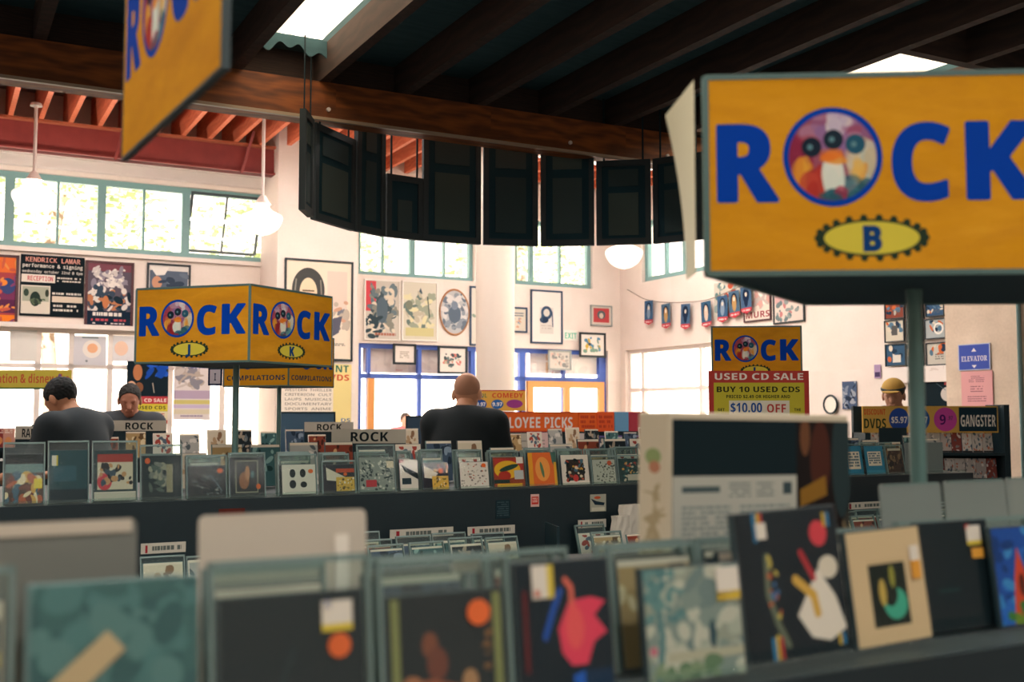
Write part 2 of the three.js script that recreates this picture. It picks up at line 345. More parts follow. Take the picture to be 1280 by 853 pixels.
// ------------------------------------------------------------------ outside
const ground = structure('pavement', 'pale sunlit pavement outside the shop', ROOM, TH, 'pavement');
part('slab', metricUV(rb(-30, 40, -0.3, -0.16, -20, 45), 0.3), mat('#ffffff', 0.9, { map: patchTex([205, 200, 192], [226, 220, 212], 6, 21) }), ground);
const fac = thing('facade', 'pale sunlit building across the street', 'building', W(2, -0.16, 27), TH);
part('wall', metricUV(box(44, 4.2, 1, 0, 2.1, -0.5), 0.3), mat('#ffffff', 0.9, { map: patchTex([226, 214, 200], [240, 230, 218], 5, 22) }), fac);
for (let i = 0; i < 9; i++) { const w = part('window', rbox(1.5, 1.7, 0.08, 0.02, -16 + i * 4, 2.1, 0.02), M.trim, fac); part('pane', box(1.3, 1.5, 0.04, -16 + i * 4, 2.1, 0.06), mat('#b9bfc0', 0.1), w); }
const fac2 = thing('facade', 'pale building along the side street', 'building', W(24, -0.16, 4), TH);
part('wall', metricUV(box(1, 6, 34, 0.5, 3, 0), 0.3), fac.children[0].material, fac2);
const leafM = [mat('#a6b27e', 1, { transmission: 0.4, thickness: 0, side: THREE.DoubleSide }), mat('#93a370', 1, { transmission: 0.4, thickness: 0, side: THREE.DoubleSide })];
const barkM = mat('#8a7462', 0.9);
function tree(u, v, h, r, label, n = 900) {
  const t = thing('street_tree', label, 'tree', W(u, -0.16, v), rnd() * 6, 'street trees outside');
  const pts = [new V3(0, 0, 0), new V3(0.1, h * 0.3, 0.05), new V3(-0.05, h * 0.6, 0), new V3(0.1, h * 0.85, 0.1)];
  part('trunk', new THREE.TubeGeometry(new THREE.CatmullRomCurve3(pts), 12, 0.12, 8), barkM, t);
  const geos = [[], []];
  for (let i = 0; i < n; i++) {
    const a = rnd() * 6.283, b = Math.acos(rr(-1, 1)), q = r * Math.cbrt(rr(0.15, 1)), g = new THREE.PlaneGeometry(rr(0.07, 0.15), rr(0.06, 0.11));
    g.rotateX(rnd() * 6).rotateY(rnd() * 6).translate(q * Math.sin(b) * Math.cos(a), h * 0.75 + 0.7 * q * Math.cos(b), q * Math.sin(b) * Math.sin(a));
    geos[i % 2].push(g);
  }
  part('crown', mergeGeometries(geos[0]), leafM[0], t); part('crown', mergeGeometries(geos[1]), leafM[1], t);
}
tree(1.6, 19, 6.2, 2.0, 'leafy street tree seen through the teal clerestory', 1700);
tree(6.2, 21, 6.6, 2.1, 'street tree beyond the pier and the open awning sash', 1700);
tree(10.6, 19.5, 6.0, 1.7, 'thin street tree outside the shop front', 1200);

// ------------------------------------------------------------------ globe pendants
const globeM = mat('#fff4e6', 0.35, { emissive: new THREE.Color(1, 0.94, 0.85), emissiveIntensity: 1.0 });
function pendant(px, py, D, topY, label, r = 0.21) {
  const c = atD(px, py, D), p = thing('globe_pendant', label, 'pendant lamp', c, 0, 'white globe pendants in the hall');
  const prof = [[0.03, -0.78], [0.35, -0.72], [0.72, -0.5], [0.93, -0.18], [1.0, 0.05], [0.95, 0.22], [0.75, 0.34], [0.5, 0.46], [0.36, 0.62], [0.33, 0.8]].map(([x, y]) => new THREE.Vector2(x * r, y * r));
  part('globe', new THREE.LatheGeometry(new THREE.SplineCurve(prof).getPoints(28), 36), globeM, p);
  part('gallery', cyl(0.03, 0.085, 0.09, 0, r * 0.8 + 0.045, 0), M.trim, p);
  const l = topY - c.y - r * 0.8 - 0.09; part('rod', cyl(0.017, 0.017, l, 0, r * 0.8 + 0.09 + l / 2, 0, 10), M.trim, p);
  part('canopy', cyl(0.05, 0.06, 0.03, 0, topY - c.y - 0.015, 0), M.trim, p);
  const L = new THREE.PointLight(new THREE.Color(1, 0.88, 0.78), 4.2); L.position.copy(c); L.shadow.radius = 5; scene.add(L);
}
pendant(42, 246, 11.0, rbm.y1, 'white globe pendant in front of the teal clerestory mullions');
pendant(328, 275, 11.4, rbm.y1, 'white globe pendant in front of the open awning sash');
pendant(780, 318, 12.2, rbm.y1, 'white globe pendant in the corner by the bunting');

// ------------------------------------------------------------------ framed boards hanging from the ceiling edge, backlit shade put into their dark colours
{
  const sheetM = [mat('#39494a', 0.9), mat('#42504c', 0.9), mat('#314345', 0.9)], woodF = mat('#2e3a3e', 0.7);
  const defs = [[377, 262, 388, 272, 0.62, 'narrow end board'], [391, 274, 441, 289, 0.62, 'board next to the narrow end board'], [444, 289, 479, 296, 0.62, 'narrow board beside the short one'], [482, 296, 527, 301, 0.40, 'short board with a gap above it'], [528, 301, 600, 306, 0.62, 'wide board beside the short board'],
    [604, 306, 672, 308, 0.62, 'board in front of the white column'], [676, 308, 743, 307, 0.62, 'board past the white column'], [746, 307, 814, 305, 0.62, 'board above the corner pendant'], [818, 305, 880, 299, 0.62, 'last board before the letter B sign']];
  defs.forEach(([x0, y0, x1, y1, h, what], i) => {
    const a = onY(x0, y0, 2.62), b = onY(x1, y1, 2.62), w = a.distanceTo(b), c = a.clone().add(b).multiplyScalar(0.5);
    if (h > 0.5) h = toUV(c).v > 6.12 ? 0.74 : 0.56;
    const t = thing('hanging_frame', `dark framed board hung from the ceiling edge, ${what}`, 'framed board', c, Math.atan2(-(b.z - a.z), b.x - a.x), 'dark boards along the ceiling edge');
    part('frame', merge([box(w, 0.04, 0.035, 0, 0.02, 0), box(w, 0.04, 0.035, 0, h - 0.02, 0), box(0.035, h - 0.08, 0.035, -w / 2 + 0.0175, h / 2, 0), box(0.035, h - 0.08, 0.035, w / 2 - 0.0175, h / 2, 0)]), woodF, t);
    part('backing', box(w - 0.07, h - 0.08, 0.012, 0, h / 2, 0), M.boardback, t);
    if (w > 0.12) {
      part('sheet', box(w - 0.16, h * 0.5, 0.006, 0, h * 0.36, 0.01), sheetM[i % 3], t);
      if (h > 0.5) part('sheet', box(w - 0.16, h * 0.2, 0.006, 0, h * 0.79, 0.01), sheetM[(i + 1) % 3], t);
    }
    for (const s of [-1, 1]) part('hanger', box(0.012, 3.6 - 2.62 - h, 0.006, s * w * 0.36, h + (3.6 - 2.62 - h) / 2, 0), M.black, t);
  });
}

// ------------------------------------------------------------------ ROCK signs
function rockArt(letter, bare) {
  return (k, w, h) => {
    k.fillStyle = '#d8961c'; k.fillRect(0, 0, w, h);
    for (let i = 0; i < 260; i++) { k.fillStyle = rnd() > 0.5 ? 'rgba(170,110,20,0.05)' : 'rgba(240,180,60,0.05)'; k.beginPath(); k.ellipse(rnd() * w, rnd() * h, rr(20, 160), rr(8, 40), rr(-0.3, 0.3), 0, 7); k.fill(); }
    k.fillStyle = '#053fa6';
    const glyph = (s, x0, x1, y0, y1) => { k.font = 'bold 200px sans-serif'; k.textBaseline = 'alphabetic'; k.textAlign = 'left'; const m = k.measureText(s), l = -m.actualBoundingBoxLeft, gw = m.actualBoundingBoxRight - l, gh = m.actualBoundingBoxAscent; k.save(); k.translate(x0 * w, y1 * h); k.scale((x1 - x0) * w / gw, (y1 - y0) * h / gh); k.fillText(s, -l, 0); k.lineWidth = 11; k.strokeStyle = '#053fa6'; k.lineJoin = 'round'; k.strokeText(s, -l, 0); k.restore(); };
    glyph('R', 0.035, 0.205, 0.255, 0.63); glyph('C', 0.555, 0.715, 0.255, 0.63); glyph('K', 0.775, 0.965, 0.255, 0.63);
    const cx = 0.374 * w, cy = 0.415 * h, R = 0.148 * w, Ry = 0.255 * h;
    k.beginPath(); k.ellipse(cx, cy, R, Ry, 0, 0, 7); k.fill();
    k.save(); k.beginPath(); k.ellipse(cx, cy, R * 0.88, Ry * 0.88, 0, 0, 7); k.clip();
    k.fillStyle = '#9a5468'; k.fillRect(0, 0, w, h);
    const dab = (dx, dy, rx, ry, cs, n, sp) => { for (let i = 0; i < n; i++) { k.globalAlpha = rr(0.35, 0.8); k.fillStyle = cs[Math.floor(rnd() * cs.length)]; k.beginPath(); k.ellipse(cx + (dx + rr(-sp, sp)) * R, cy + (dy + rr(-sp, sp)) * Ry, rx * R * rr(0.6, 1.2), ry * Ry * rr(0.6, 1.2), rr(-0.4, 0.4), 0, 7); k.fill(); } k.globalAlpha = 1; };
    dab(0, -0.6, 0.25, 0.2, ['#b88aa4', '#8d6a9c', '#a84a58', '#c8a8b0'], 26, 0.6); dab(0.15, -0.7, 0.16, 0.16, ['#d8d0d8', '#e0d8d0', '#c0b0c8'], 10, 0.2); dab(-0.75, 0, 0.2, 0.3, ['#a83c50', '#8a2c48', '#b85a68'], 12, 0.2);
    dab(-0.6, 0.3, 0.14, 0.3, ['#e0a23c', '#d8842c', '#e8b850'], 9, 0.12); dab(-0.35, 0.55, 0.16, 0.3, ['#a8302c', '#c04838', '#7d2430'], 12, 0.18); dab(0.65, 0.15, 0.2, 0.35, ['#d8d0b8', '#b8c0b0', '#c8b490'], 14, 0.2); dab(0.5, 0.25, 0.1, 0.2, ['#e0943c', '#e8b85a'], 5, 0.1);
    dab(0.45, 0.75, 0.2, 0.2, ['#3f8088', '#2a5a68', '#6aa0a0'], 12, 0.25); dab(0.0, 0.42, 0.16, 0.34, ['#e8e4d4', '#d4e0d4', '#f0ece0', '#bcd4c8'], 16, 0.12); dab(0.02, 0.86, 0.2, 0.12, ['#2a5a68', '#4a8a8c', '#a83048'], 9, 0.15); dab(0.02, 0.02, 0.22, 0.1, ['#e8742c', '#e89a3c'], 8, 0.1);
    for (const [dx, dy, c] of [[-0.42, -0.2, '#1f2a38'], [0.02, -0.35, '#22303c'], [0.46, -0.25, '#2a5a70']]) { k.fillStyle = c; k.beginPath(); k.ellipse(cx + dx * R, cy + dy * Ry, R * 0.2, Ry * 0.2, 0, 0, 7); k.fill(); k.fillStyle = '#5f8890'; k.beginPath(); k.ellipse(cx + dx * R - R * 0.03, cy + dy * Ry, R * 0.06, Ry * 0.06, 0, 0, 7); k.fill(); }
    k.restore();
    if (bare) return;
    const ox = 0.485 * w, oy = 0.83 * h, rx = 0.15 * w, ry = 0.092 * h;
    k.fillStyle = '#2a3a2c';
    for (let i = 0; i < 22; i++) { const a = i / 22 * 6.2832; k.beginPath(); k.ellipse(ox + Math.cos(a) * rx * 1.06, oy + Math.sin(a) * ry * 1.1, w * 0.011, w * 0.011, 0, 0, 7); k.fill(); }
    k.beginPath(); k.ellipse(ox, oy, rx * 1.02, ry * 1.03, 0, 0, 7); k.fill();
    k.fillStyle = '#d8c848'; k.beginPath(); k.ellipse(ox, oy, rx * 0.94, ry * 0.9, 0, 0, 7); k.fill();
    k.fillStyle = '#14407a'; k.font = `bold ${Math.round(h * 0.17)}px sans-serif`; k.textAlign = 'center'; k.textBaseline = 'middle'; k.fillText(letter, ox, oy + h * 0.006); k.lineWidth = h * 0.012; k.strokeStyle = '#14407a'; k.strokeText(letter, ox, oy + h * 0.006);
  };
}
const rock = {}; for (const l of 'BJKL') rock[l] = art(l === 'B' ? 900 : 560, l === 'B' ? 520 : 324, rockArt(l));
const edgeM = mat('#4c6a66', 0.5), underM = mat('#26444e', 0.8);
const XZ = (px, D) => { const d = ray(px, 520); return [d.x / -d.z * D, -D]; };
function prismSign(name, label, pts, y, h, faces, poleBase, poleLabel) {
  const cx = pts.reduce((s, p) => s + p[0], 0) / 4, cz = pts.reduce((s, p) => s + p[1], 0) / 4;
  const t = thing(name, label, 'sign', new V3(cx, poleBase + 0.001, cz), 0, 'yellow ROCK signs on poles'), yb = y - poleBase;
  faces.forEach((a, i) => {
    const p = pts[i], q = pts[(i + 1) % 4], L = Math.hypot(q[0] - p[0], q[1] - p[1]), turn = Math.atan2(-(q[1] - p[1]), q[0] - p[0]);
    const b = part('sign_face', a ? board(L - 0.006, h, 0.006, a) : box(L - 0.006, h, 0.006), a ? a.s.m : M.paper, t);
    b.position.set((p[0] + q[0]) / 2 - cx, yb + h / 2, (p[1] + q[1]) / 2 - cz); b.rotation.y = turn;
    for (const e of [-1, 1]) part('edge_strip', box(L, 0.008, 0.009, 0, e * (h / 2 + 0.002), 0), edgeM, b);
  });
  for (const p of pts) part('corner_strip', box(0.009, h, 0.009, p[0] - cx, yb + h / 2, p[1] - cz), edgeM, t);
  const sh = new THREE.Shape(pts.map((p) => new THREE.Vector2((p[0] - cx) * 0.985, -(p[1] - cz) * 0.985)));
  for (const e of [0, h]) part(e ? 'top_panel' : 'bottom_panel', new THREE.ExtrudeGeometry(sh, { depth: 0.006, bevelEnabled: false }).rotateX(-Math.PI / 2).translate(0, yb + e - 0.003, 0), underM, t);
  part('pole', cyl(0.013, 0.013, yb, 0, yb / 2, 0, 16), M.pole, t);
  part('pole_collar', cyl(0.02, 0.024, 0.05, 0, 0.025, 0, 16), M.pole, t);
  return t;
}
const quad = (a, b, c) => [a, b, [b[0] + c[0] - a[0], b[1] + c[1] - a[1]], c];
const LEDGE1 = 1.222, V1 = 0.93, LEDGE2 = 1.18, V2 = 4.3, LOW2 = 0.88;
const SB = 1.708, SH = 0.288;
{ // B: the face runs across, the left side goes back to the right
  const a = XZ(886, 1.585), b = [a[0] + 0.488, a[1] + 0.03], c = XZ(1012, 2.0);
  const t = prismSign('rock_sign', 'large yellow ROCK sign, letter B, on a pole in the near CD bin', quad(a, b, c), SB, SH, [rock.B, null, null, null], LEDGE1);
  // laminated side sheet that has come loose at the top
  const g = new THREE.PlaneGeometry(0.22, SH, 6, 12), p = g.attributes.position, cx = t.position.x, cz = t.position.z;
  for (let i = 0; i < p.count; i++) {
    const s = p.getX(i) / 0.22 + 0.5, y = p.getY(i) / SH + 0.5, o = 0.03 * y * y * s + 0.004;
    p.setXYZ(i, a[0] - cx - 0.012 + s * (c[0] - a[0]) * 0.0 - o, SB - LEDGE1 + y * SH * (1 - 0.1 * s), a[1] - cz - s * 0.09);
  }
  g.computeVertexNormals(); part('loose_sheet', g, mat('#cfc8a8', 0.5, { side: THREE.DoubleSide }), t);
}
{ const C = XZ(310, 4.13), l = [C[0] - 0.486, C[1] - 0.161], r = [C[0] + 0.236, C[1] - 0.454];
  prismSign('rock_sign', 'yellow ROCK sign with faces J and K on a pole in the CD bins', [l, C, r, [l[0] + r[0] - C[0], l[1] + r[1] - C[1]]], SB, SH, [rock.J, rock.K, null, null], LEDGE2); }
{ const a = XZ(891, 6.0), b = XZ(1003, 5.95), c = [b[0] + 0.09, b[1] - 0.4];
  prismSign('rock_sign', 'yellow ROCK sign, letter L, behind the used CD sale board', [a, b, c, [a[0] + c[0] - b[0], a[1] + c[1] - b[1]]], SB - 0.01, SH, [rock.L, null, null, null], LEDGE2); }
{ // the board hanging near the ceiling, seen almost edge on
  const TALL = 0.315, a = onY(156, 199, 1.885), b = onY(281, 84, 1.885), L = a.distanceTo(b), c = a.clone().add(b).multiplyScalar(0.5);
  const t = thing('rock_sign', 'flat yellow ROCK board hanging from the low ceiling on rods', 'sign', c, Math.atan2(-(b.z - a.z), b.x - a.x));
  const plain = art(560, 324, (k, w, h) => rockArt('', true)(k, w, h));
  part('sign_face', board(L, TALL, 0.008, plain, 0, TALL / 2, 0), plain.s.m, t);
  part('edge_strip', merge([box(L + 0.008, 0.004, 0.01, 0, -0.001, 0), box(0.004, TALL, 0.01, L / 2 + 0.001, TALL / 2, 0), box(0.004, TALL, 0.01, -L / 2 - 0.001, TALL / 2, 0)]), mat('#2c3f44', 0.5), t);
  for (const s of [-1, 1]) part('hanging_rod', cyl(0.004, 0.004, 3.6 - 1.885 - TALL, s * L * 0.4, TALL + (3.6 - 1.885 - TALL) / 2, 0, 8), M.pole, t);
}

// ------------------------------------------------------------------ CD browser fixtures
function fixture(name, label, u0, u1, v0, boxes) {
  const t = thing(name, label, 'CD rack', W((u0 + u1) / 2, 0, v0), TH), L = u1 - u0;
  for (const [a, b, y0, y1] of boxes) part(y1 - y0 < 0.1 ? 'front_lip' : 'cabinet_body', metricUV(box(L, y1 - y0, b - a, 0, (y0 + y1) / 2, -(a + b) / 2 + v0), 0.6), M.cabinet, t);
  return t;
}
const near = fixture('cd_browser', 'black CD browser cabinet holding the big box set', -1.3, 4.2, 0.9, [[0.9, 1.9, 0, LEDGE1]]);
part('clear_lip', rbox(5.4, 0.022, 0.004, 0.001, 0, LEDGE1 + 0.008, -0.008), M.clear, near);
const mid = fixture('cd_browser', 'black two-tier CD browser cabinet carrying the J and K sign', -3.2, 5.2, 3.62, [[3.62, 4.24, 0, LOW2], [3.62, 3.65, LOW2, LOW2 + 0.05], [4.24, 5.5, 0, LEDGE2], [5.5, 5.78, 0, LOW2]]);
part('clear_lip', rbox(8.3, 0.018, 0.004, 0.001, 0, LEDGE2 + 0.009, -0.628), M.clear, mid);
const far = fixture('cd_browser', 'black CD browser cabinet behind the bald customer', -2.4, 6.0, 7.98, [[7.98, 8.5, 0, 1.2]]);

const paneM = mat('#ffffff', 0.06, { transmission: 1, thickness: 0, specularIntensity: 0.25 });
const sticky = {}; const stickM = (c) => sticky[c] ??= mat(c, 0.6);
// one CD: clear keeper, tray, printed cover, stickers; local origin at its foot, print facing +z (towards -v)
function cdCase({ p, w, h, ah: ahWish = h, tilt = 0.2, yaw = 0, roll = 0, a, label, group, stickers = [], lid = true, tray = M.darkcase, inset = 0.006, name = 'cd_case', keeper = h > ahWish + 0.012 }) {
  const t = thing(name, label, 'CD', p.clone().setY(p.y + 0.0075 * Math.sin(tilt) + Math.abs(Math.sin(roll)) * w / 2 + 0.0006), TH + yaw, group); t.rotation.x = -tilt; t.rotation.z = roll;
  const aw = w - inset * 2, ah = Math.min(ahWish, h);
  if (keeper) { const kp = part('keeper', merge([new THREE.PlaneGeometry(w, h).translate(0, h / 2, 0.0052), new THREE.PlaneGeometry(w, h).translate(0, h / 2, -0.0062)]), M.clear, t); part('keeper_rim', merge([box(0.0035, h, 0.0115, -w / 2 + 0.0017, h / 2, -0.0005), box(0.0035, h, 0.0115, w / 2 - 0.0017, h / 2, -0.0005), box(w, 0.006, 0.0115, 0, h - 0.003, -0.0005)]), M.rim, kp); }
  part('tray', rbox(aw, ah - 0.004, 0.007, 0.001, 0, ah / 2, -0.0015), tray, t);
  if (a) part('cover', board(aw - 0.006, ah - 0.008, 0.001, a, 0.001, ah / 2, 0.0026), a.s.m, t);
  if (lid && !keeper) part('lid', merge([box(aw, ah - 0.004, 0.0006, 0, ah / 2, 0.0048)]), paneM, t);
  for (const [sx, sy, sw, sh, c, round] of stickers) {
    const g = round ? new THREE.CylinderGeometry(sw / 2, sw / 2, 0.0006, 20).rotateX(Math.PI / 2) : box(sw, sh, 0.0006);
    part('price_sticker', g, stickM(c), t, [(sx - 0.5) * aw, (1 - sy) * ah, (keeper ? 0.0062 : 0.0056) + (round ? 0.0008 : 0)]);
  }
  return t;
}
const slot = (x0, x1, yt, ledge, v) => { const xc = (x0 + x1) / 2, top = onV(xc, yt, v), a = toUV(onV(x0, yt, v)), b = toUV(onV(x1, yt, v)); return { u: (a.u + b.u) / 2, w: b.u - a.u, h: top.y - ledge }; };
const cov = (s, ...ops) => art(s, s, pic(...ops));

// --- near browser, the front cases
const ORD = ['first', 'second', 'third', 'fourth', 'fifth', 'sixth', 'seventh', 'eighth', 'ninth', 'tenth', 'eleventh', 'twelfth'];
const brief = (l) => l.replace('leaning by', 'by').includes('golden reeds') ? (l.includes('divider') ? 'golden-reed CD by the ROCK divider' : 'golden-reed CD by the speckled white CD') : l.split(',')[0].split(' with ').slice(0, 2).join(' with ').split(' ').slice(0, 9).join(' ');
const F = [
  { x: [-40, 21], t: 715, at: 752, l: 'cream-bordered CD case next to the taped grey-green case', a: cov(200, '#26343c', ['F', '#d8ccb8', 0.03, 0.03, 0.94, 0.94, 0.16], ['R', '#c8b040', 0.75, 0.3, 0.12, 0.08]) },
  { x: [24, 262], t: 722, at: 728, l: 'dull grey-green CD case with a strip of tan tape across it', a: cov(256, '#47716f', ['S', '#4e7a78 #406866 #3a6060 #567f7c', 160, 0, 0, 1, 1, 0.1]), tape: 1, tray: M.caseplastic },
  { x: [266, 468], t: 702, at: 744, l: 'black CD with a white price sticker and an orange round sticker', a: cov(320, '#17262b', ['L', '#20343a', 0.03, 0.5, 0.4, 0.4, 0.65], ['C', '#8a8a68', 0.32, 0.97, 0.04, 0.06], ['C', '#77775a', 0.86, 0.97, 0.05, 0.06], ['R', '#1c4442', 0.5, 0.78, 0.3, 0.04]), s: [[0.8, 0.17, 0.028, 0.02, '#d9d2c4'], [0.8, 0.275, 0.028, 0.006, '#d2bb3c'], [0.73, 0.115, 0.008, 0.007, '#2a55b8'], [0.81, 0.4, 0.021, 0, '#d8642c', 1]] },
  { x: [478, 642], t: 700, at: 742, l: 'dark CD with an olive border and red figure, orange sticker', a: cov(320, '#1a2529', ['C', '#8a4a34', 0.34, 0.42, 0.07, 0.11], ['C', '#7c3f30', 0.4, 0.58, 0.09, 0.14], ['P', '#a8583c', 0.1, 1, 0.12, 0.72, 0.35, 0.7, 0.62, 0.78, 0.75, 1], ['C', '#b8724c', 0.18, 0.78, 0.1, 0.12], ['C', '#c08a60', 0.68, 0.75, 0.07, 0.1], ['S', '#6a4a30 #8a5a34', 14, 0.82, 0.15, 0.06, 0.5, 0.03], ['P', '#b83038', 0.75, 1, 0.8, 0.86, 0.95, 1]), s: [[0.76, 0.2, 0.024, 0, '#e0662a', 1]], olive: 1 },
  { x: [640, 775], t: 688, at: 702, l: 'black CD with a pink flower shape and blue strokes', a: cov(320, '#16262e', ['R', '#5c2024', 0.06, 0.2, 0.05, 0.6], ['L', '#1d4fa0', 0.06, 0.28, 0.55, 0.38, 0.35, 0.46, 0.22], ['P', '#d8405a', 0.42, 0.5, 0.55, 0.3, 0.8, 0.28, 0.95, 0.32, 0.82, 0.42, 0.95, 0.55, 0.8, 0.62, 0.72, 0.78, 0.55, 0.78, 0.45, 0.68], ['L', '#d86a58', 0.05, 0.58, 0.35, 0.58, 0.2, 0.52, 0.14], ['C', '#e0585a', 0.6, 0.5, 0.1, 0.16], ['P', '#1c5cb8', 0.55, 0.85, 0.68, 0.82, 0.72, 1, 0.58, 1], ['R', '#12304a', 0.68, 0.82, 0.3, 0.18]), s: [[0.27, 0.16, 0.02, 0.032, '#d9d2c4'], [0.365, 0.16, 0.007, 0.032, '#cfb83c'], [0.23, 0.24, 0.007, 0.006, '#d85a38']] },
  { x: [800, 936], t: 694, at: 708, l: 'CD with a pale grey-green watercolour cover and a yellow-edged sticker', a: cov(320, '#8c9686', ['S', '#9fa898 #7a8c84 #b4b8a6 #6a7f7c', 90, 0, 0, 1, 1, 0.1], ['L', '#4f7a7c', 0.06, 0.1, 1, 0.16, 0.6, 0.12, 0.2], ['S', '#4f7a7c #5c8684', 40, 0, 0, 0.4, 0.45, 0.04], ['C', '#2f4c54', 0.68, 0.62, 0.04, 0.13], ['R', '#a8a890', 0.2, 0.75, 0.8, 0.08], ['S', '#5c7a5c #7a9070', 20, 0.1, 0.85, 0.6, 0.15, 0.06], ['C', '#b86878', 0.06, 0.72, 0.04]), s: [[0.86, 0.18, 0.03, 0.03, '#d9d2c4'], [0.86, 0.3, 0.03, 0.009, '#cfb030']] },
  { x: [926, 1066], t: 641, at: 641, l: 'black CD with a white swirl, rainbow corners and a red ball', v: 0.945, roll: 0.035, a: cov(320, '#18242a', ['P', '#d8d2c2', 0.5, 0.72, 0.75, 0.42, 0.9, 0.62, 0.98, 0.85, 0.8, 0.92, 0.62, 0.88], ['C', '#cfc8b4', 0.86, 0.42, 0.1, 0.08], ['L', '#a83038', 0.05, 0.6, 0.3, 0.7, 0.48], ['C', '#c8404a', 0.8, 0.18, 0.09], ['L', '#c8a048', 0.07, 0.52, 0.48, 0.68, 0.6, 0.7, 0.72], ['L', '#5f6a58', 0.055, 0.26, 0.3, 0.24, 0.55, 0.3, 0.75, 0.38, 0.9], ['S', '#3c6a98 #a85a38 #b8a850', 16, 0.24, 0.3, 0.1, 0.55, 0.02], ['R', '#2a7aa8', 0.16, 0.0, 0.035, 0.2], ['R', '#c8a838', 0.2, 0, 0.03, 0.16], ['R', '#b03a38', 0.23, 0, 0.03, 0.12], ['R', '#2a7aa8', 0.22, 0.84, 0.035, 0.16], ['R', '#c8a838', 0.26, 0.84, 0.03, 0.16], ['R', '#b03a38', 0.3, 0.84, 0.03, 0.16], ['R', '#2a7aa8', 0.9, 0.04, 0.03, 0.1], ['R', '#c8a838', 0.86, 0.04, 0.03, 0.1], ['R', '#2a7aa8', 0.92, 0.88, 0.03, 0.08], ['R', '#c8a838', 0.88, 0.88, 0.03, 0.08]), s: [[0.24, 0.14, 0.014, 0.018, '#d9d2c4']] },
  { x: [1062, 1166], t: 664, at: 664, l: 'beige CD with a dark inset picture and an orange price sticker', v: 0.955, roll: 0.03, a: cov(320, '#cbb48c', ['R', '#1c2622', 0.24, 0.3, 0.5, 0.55], ['C', '#3fa488', 0.56, 0.66, 0.16, 0.14], ['C', '#1c2622', 0.5, 0.56, 0.1, 0.12], ['C', '#b8a050', 0.4, 0.55, 0.05, 0.12], ['C', '#8a8a3c', 0.55, 0.42, 0.04, 0.1], ['R', '#c0a880', 0.24, 0.27, 0.5, 0.012]), s: [[0.87, 0.25, 0.015, 0.018, '#d9d2c4'], [0.87, 0.39, 0.015, 0.022, '#d8962c']] },
  { x: [1150, 1248], t: 650, at: 652, l: 'plain black CD with a small white and yellow sticker beside the beige one', v: 0.985, a: cov(256, '#17252a', ['R', '#1a3a3c', 0.2, 0.62, 0.3, 0.03]), s: [[0.76, 0.14, 0.026, 0.02, '#d9d2c4'], [0.76, 0.225, 0.026, 0.006, '#d2bb3c'], [0.79, 0.32, 0.022, 0.013, '#d89a30'], [0.68, 0.08, 0.006, 0.006, '#c83a3a']] },
  { x: [1242, 1330], t: 655, at: 658, l: 'bright blue CD with a red flame shape', v: 0.97, a: cov(256, '#1f4f9c', ['S', '#2a66b8 #163c78 #3c86c0', 50, 0, 0, 1, 1, 0.08], ['P', '#c8482c', 0.2, 1, 0.28, 0.5, 0.36, 0.2, 0.46, 0.5, 0.55, 1], ['C', '#5c2a20', 0.38, 0.6, 0.05, 0.12], ['S', '#3c7a3c #6a8a30', 20, 0, 0.8, 1, 0.2, 0.06]) },
];
for (const f of F) {
  const v = f.v ?? V1, s = slot(f.x[0], f.x[1], f.t, LEDGE1, v), ah = Math.min(s.h, onV((f.x[0] + f.x[1]) / 2, f.at, v).y - LEDGE1);
  const t = cdCase({ p: W(s.u, LEDGE1, v), w: s.w, h: s.h / Math.cos(0.12), ah: ah / Math.cos(0.12), tilt: 0.12, roll: f.roll ?? 0, a: f.a, label: f.l, stickers: f.s, tray: f.tray ?? M.darkcase });
  if (f.tape) part('tape_strip', box(0.082, 0.021, 0.0008).rotateZ(0.72).translate(-0.03, 0.07, 0.0066), mat('#b8a47c', 0.7), t);
  if (f.olive) part('cover_border', merge([box(0.008, ah - 0.01, 0.0012, -s.w / 2 + 0.015, ah / 2, 0.004), box(0.008, ah - 0.01, 0.0012, s.w / 2 - 0.015, ah / 2, 0.004)]), mat('#8a8a4c', 0.5), t);
  f.s_ = s;
}
// plain cases standing behind them
const tones = ['cream', 'slate blue', 'white', 'charcoal', 'rust red', 'pale grey', 'dull teal', 'sand-coloured'];
const ordw = (n) => ['first', 'second', 'third', 'fourth', 'fifth', 'sixth', 'seventh', 'eighth', 'ninth', 'tenth', 'eleventh', 'twelfth', 'thirteenth', 'fourteenth', 'fifteenth', 'sixteenth', 'seventeenth', 'eighteenth', 'nineteenth', 'twentieth'][n] ?? (n < 29 ? 'twenty-' : n === 29 ? 'thirtieth' : n < 39 ? 'thirty-' : 'fortieth') + (n === 29 ? '' : ['first', 'second', 'third', 'fourth', 'fifth', 'sixth', 'seventh', 'eighth', 'ninth'][(n - 20) % 10] ?? '');
const backCovers = [['#d8ccb4', '#8a6a50 #b89a78'], ['#4a5c70', '#8a9cae #2a3848'], ['#e0d8ca', '#a84a40 #5a6a78'], ['#262e32', '#6a7478 #a89a88'], ['#8a4434', '#d8a878 #4a2a24'], ['#b0b0aa', '#5a6468 #d8d4cc'], ['#44686a', '#8ab0aa #24403f'], ['#b89a6c', '#6a5238 #e0cfa8']].map(([b, c]) => cov(96, b, ['S', c, 16, 0, 0.08, 1, 0.9, 0.1], ['R', '#e4d8c4', 0, 0, 1, 0.07]));
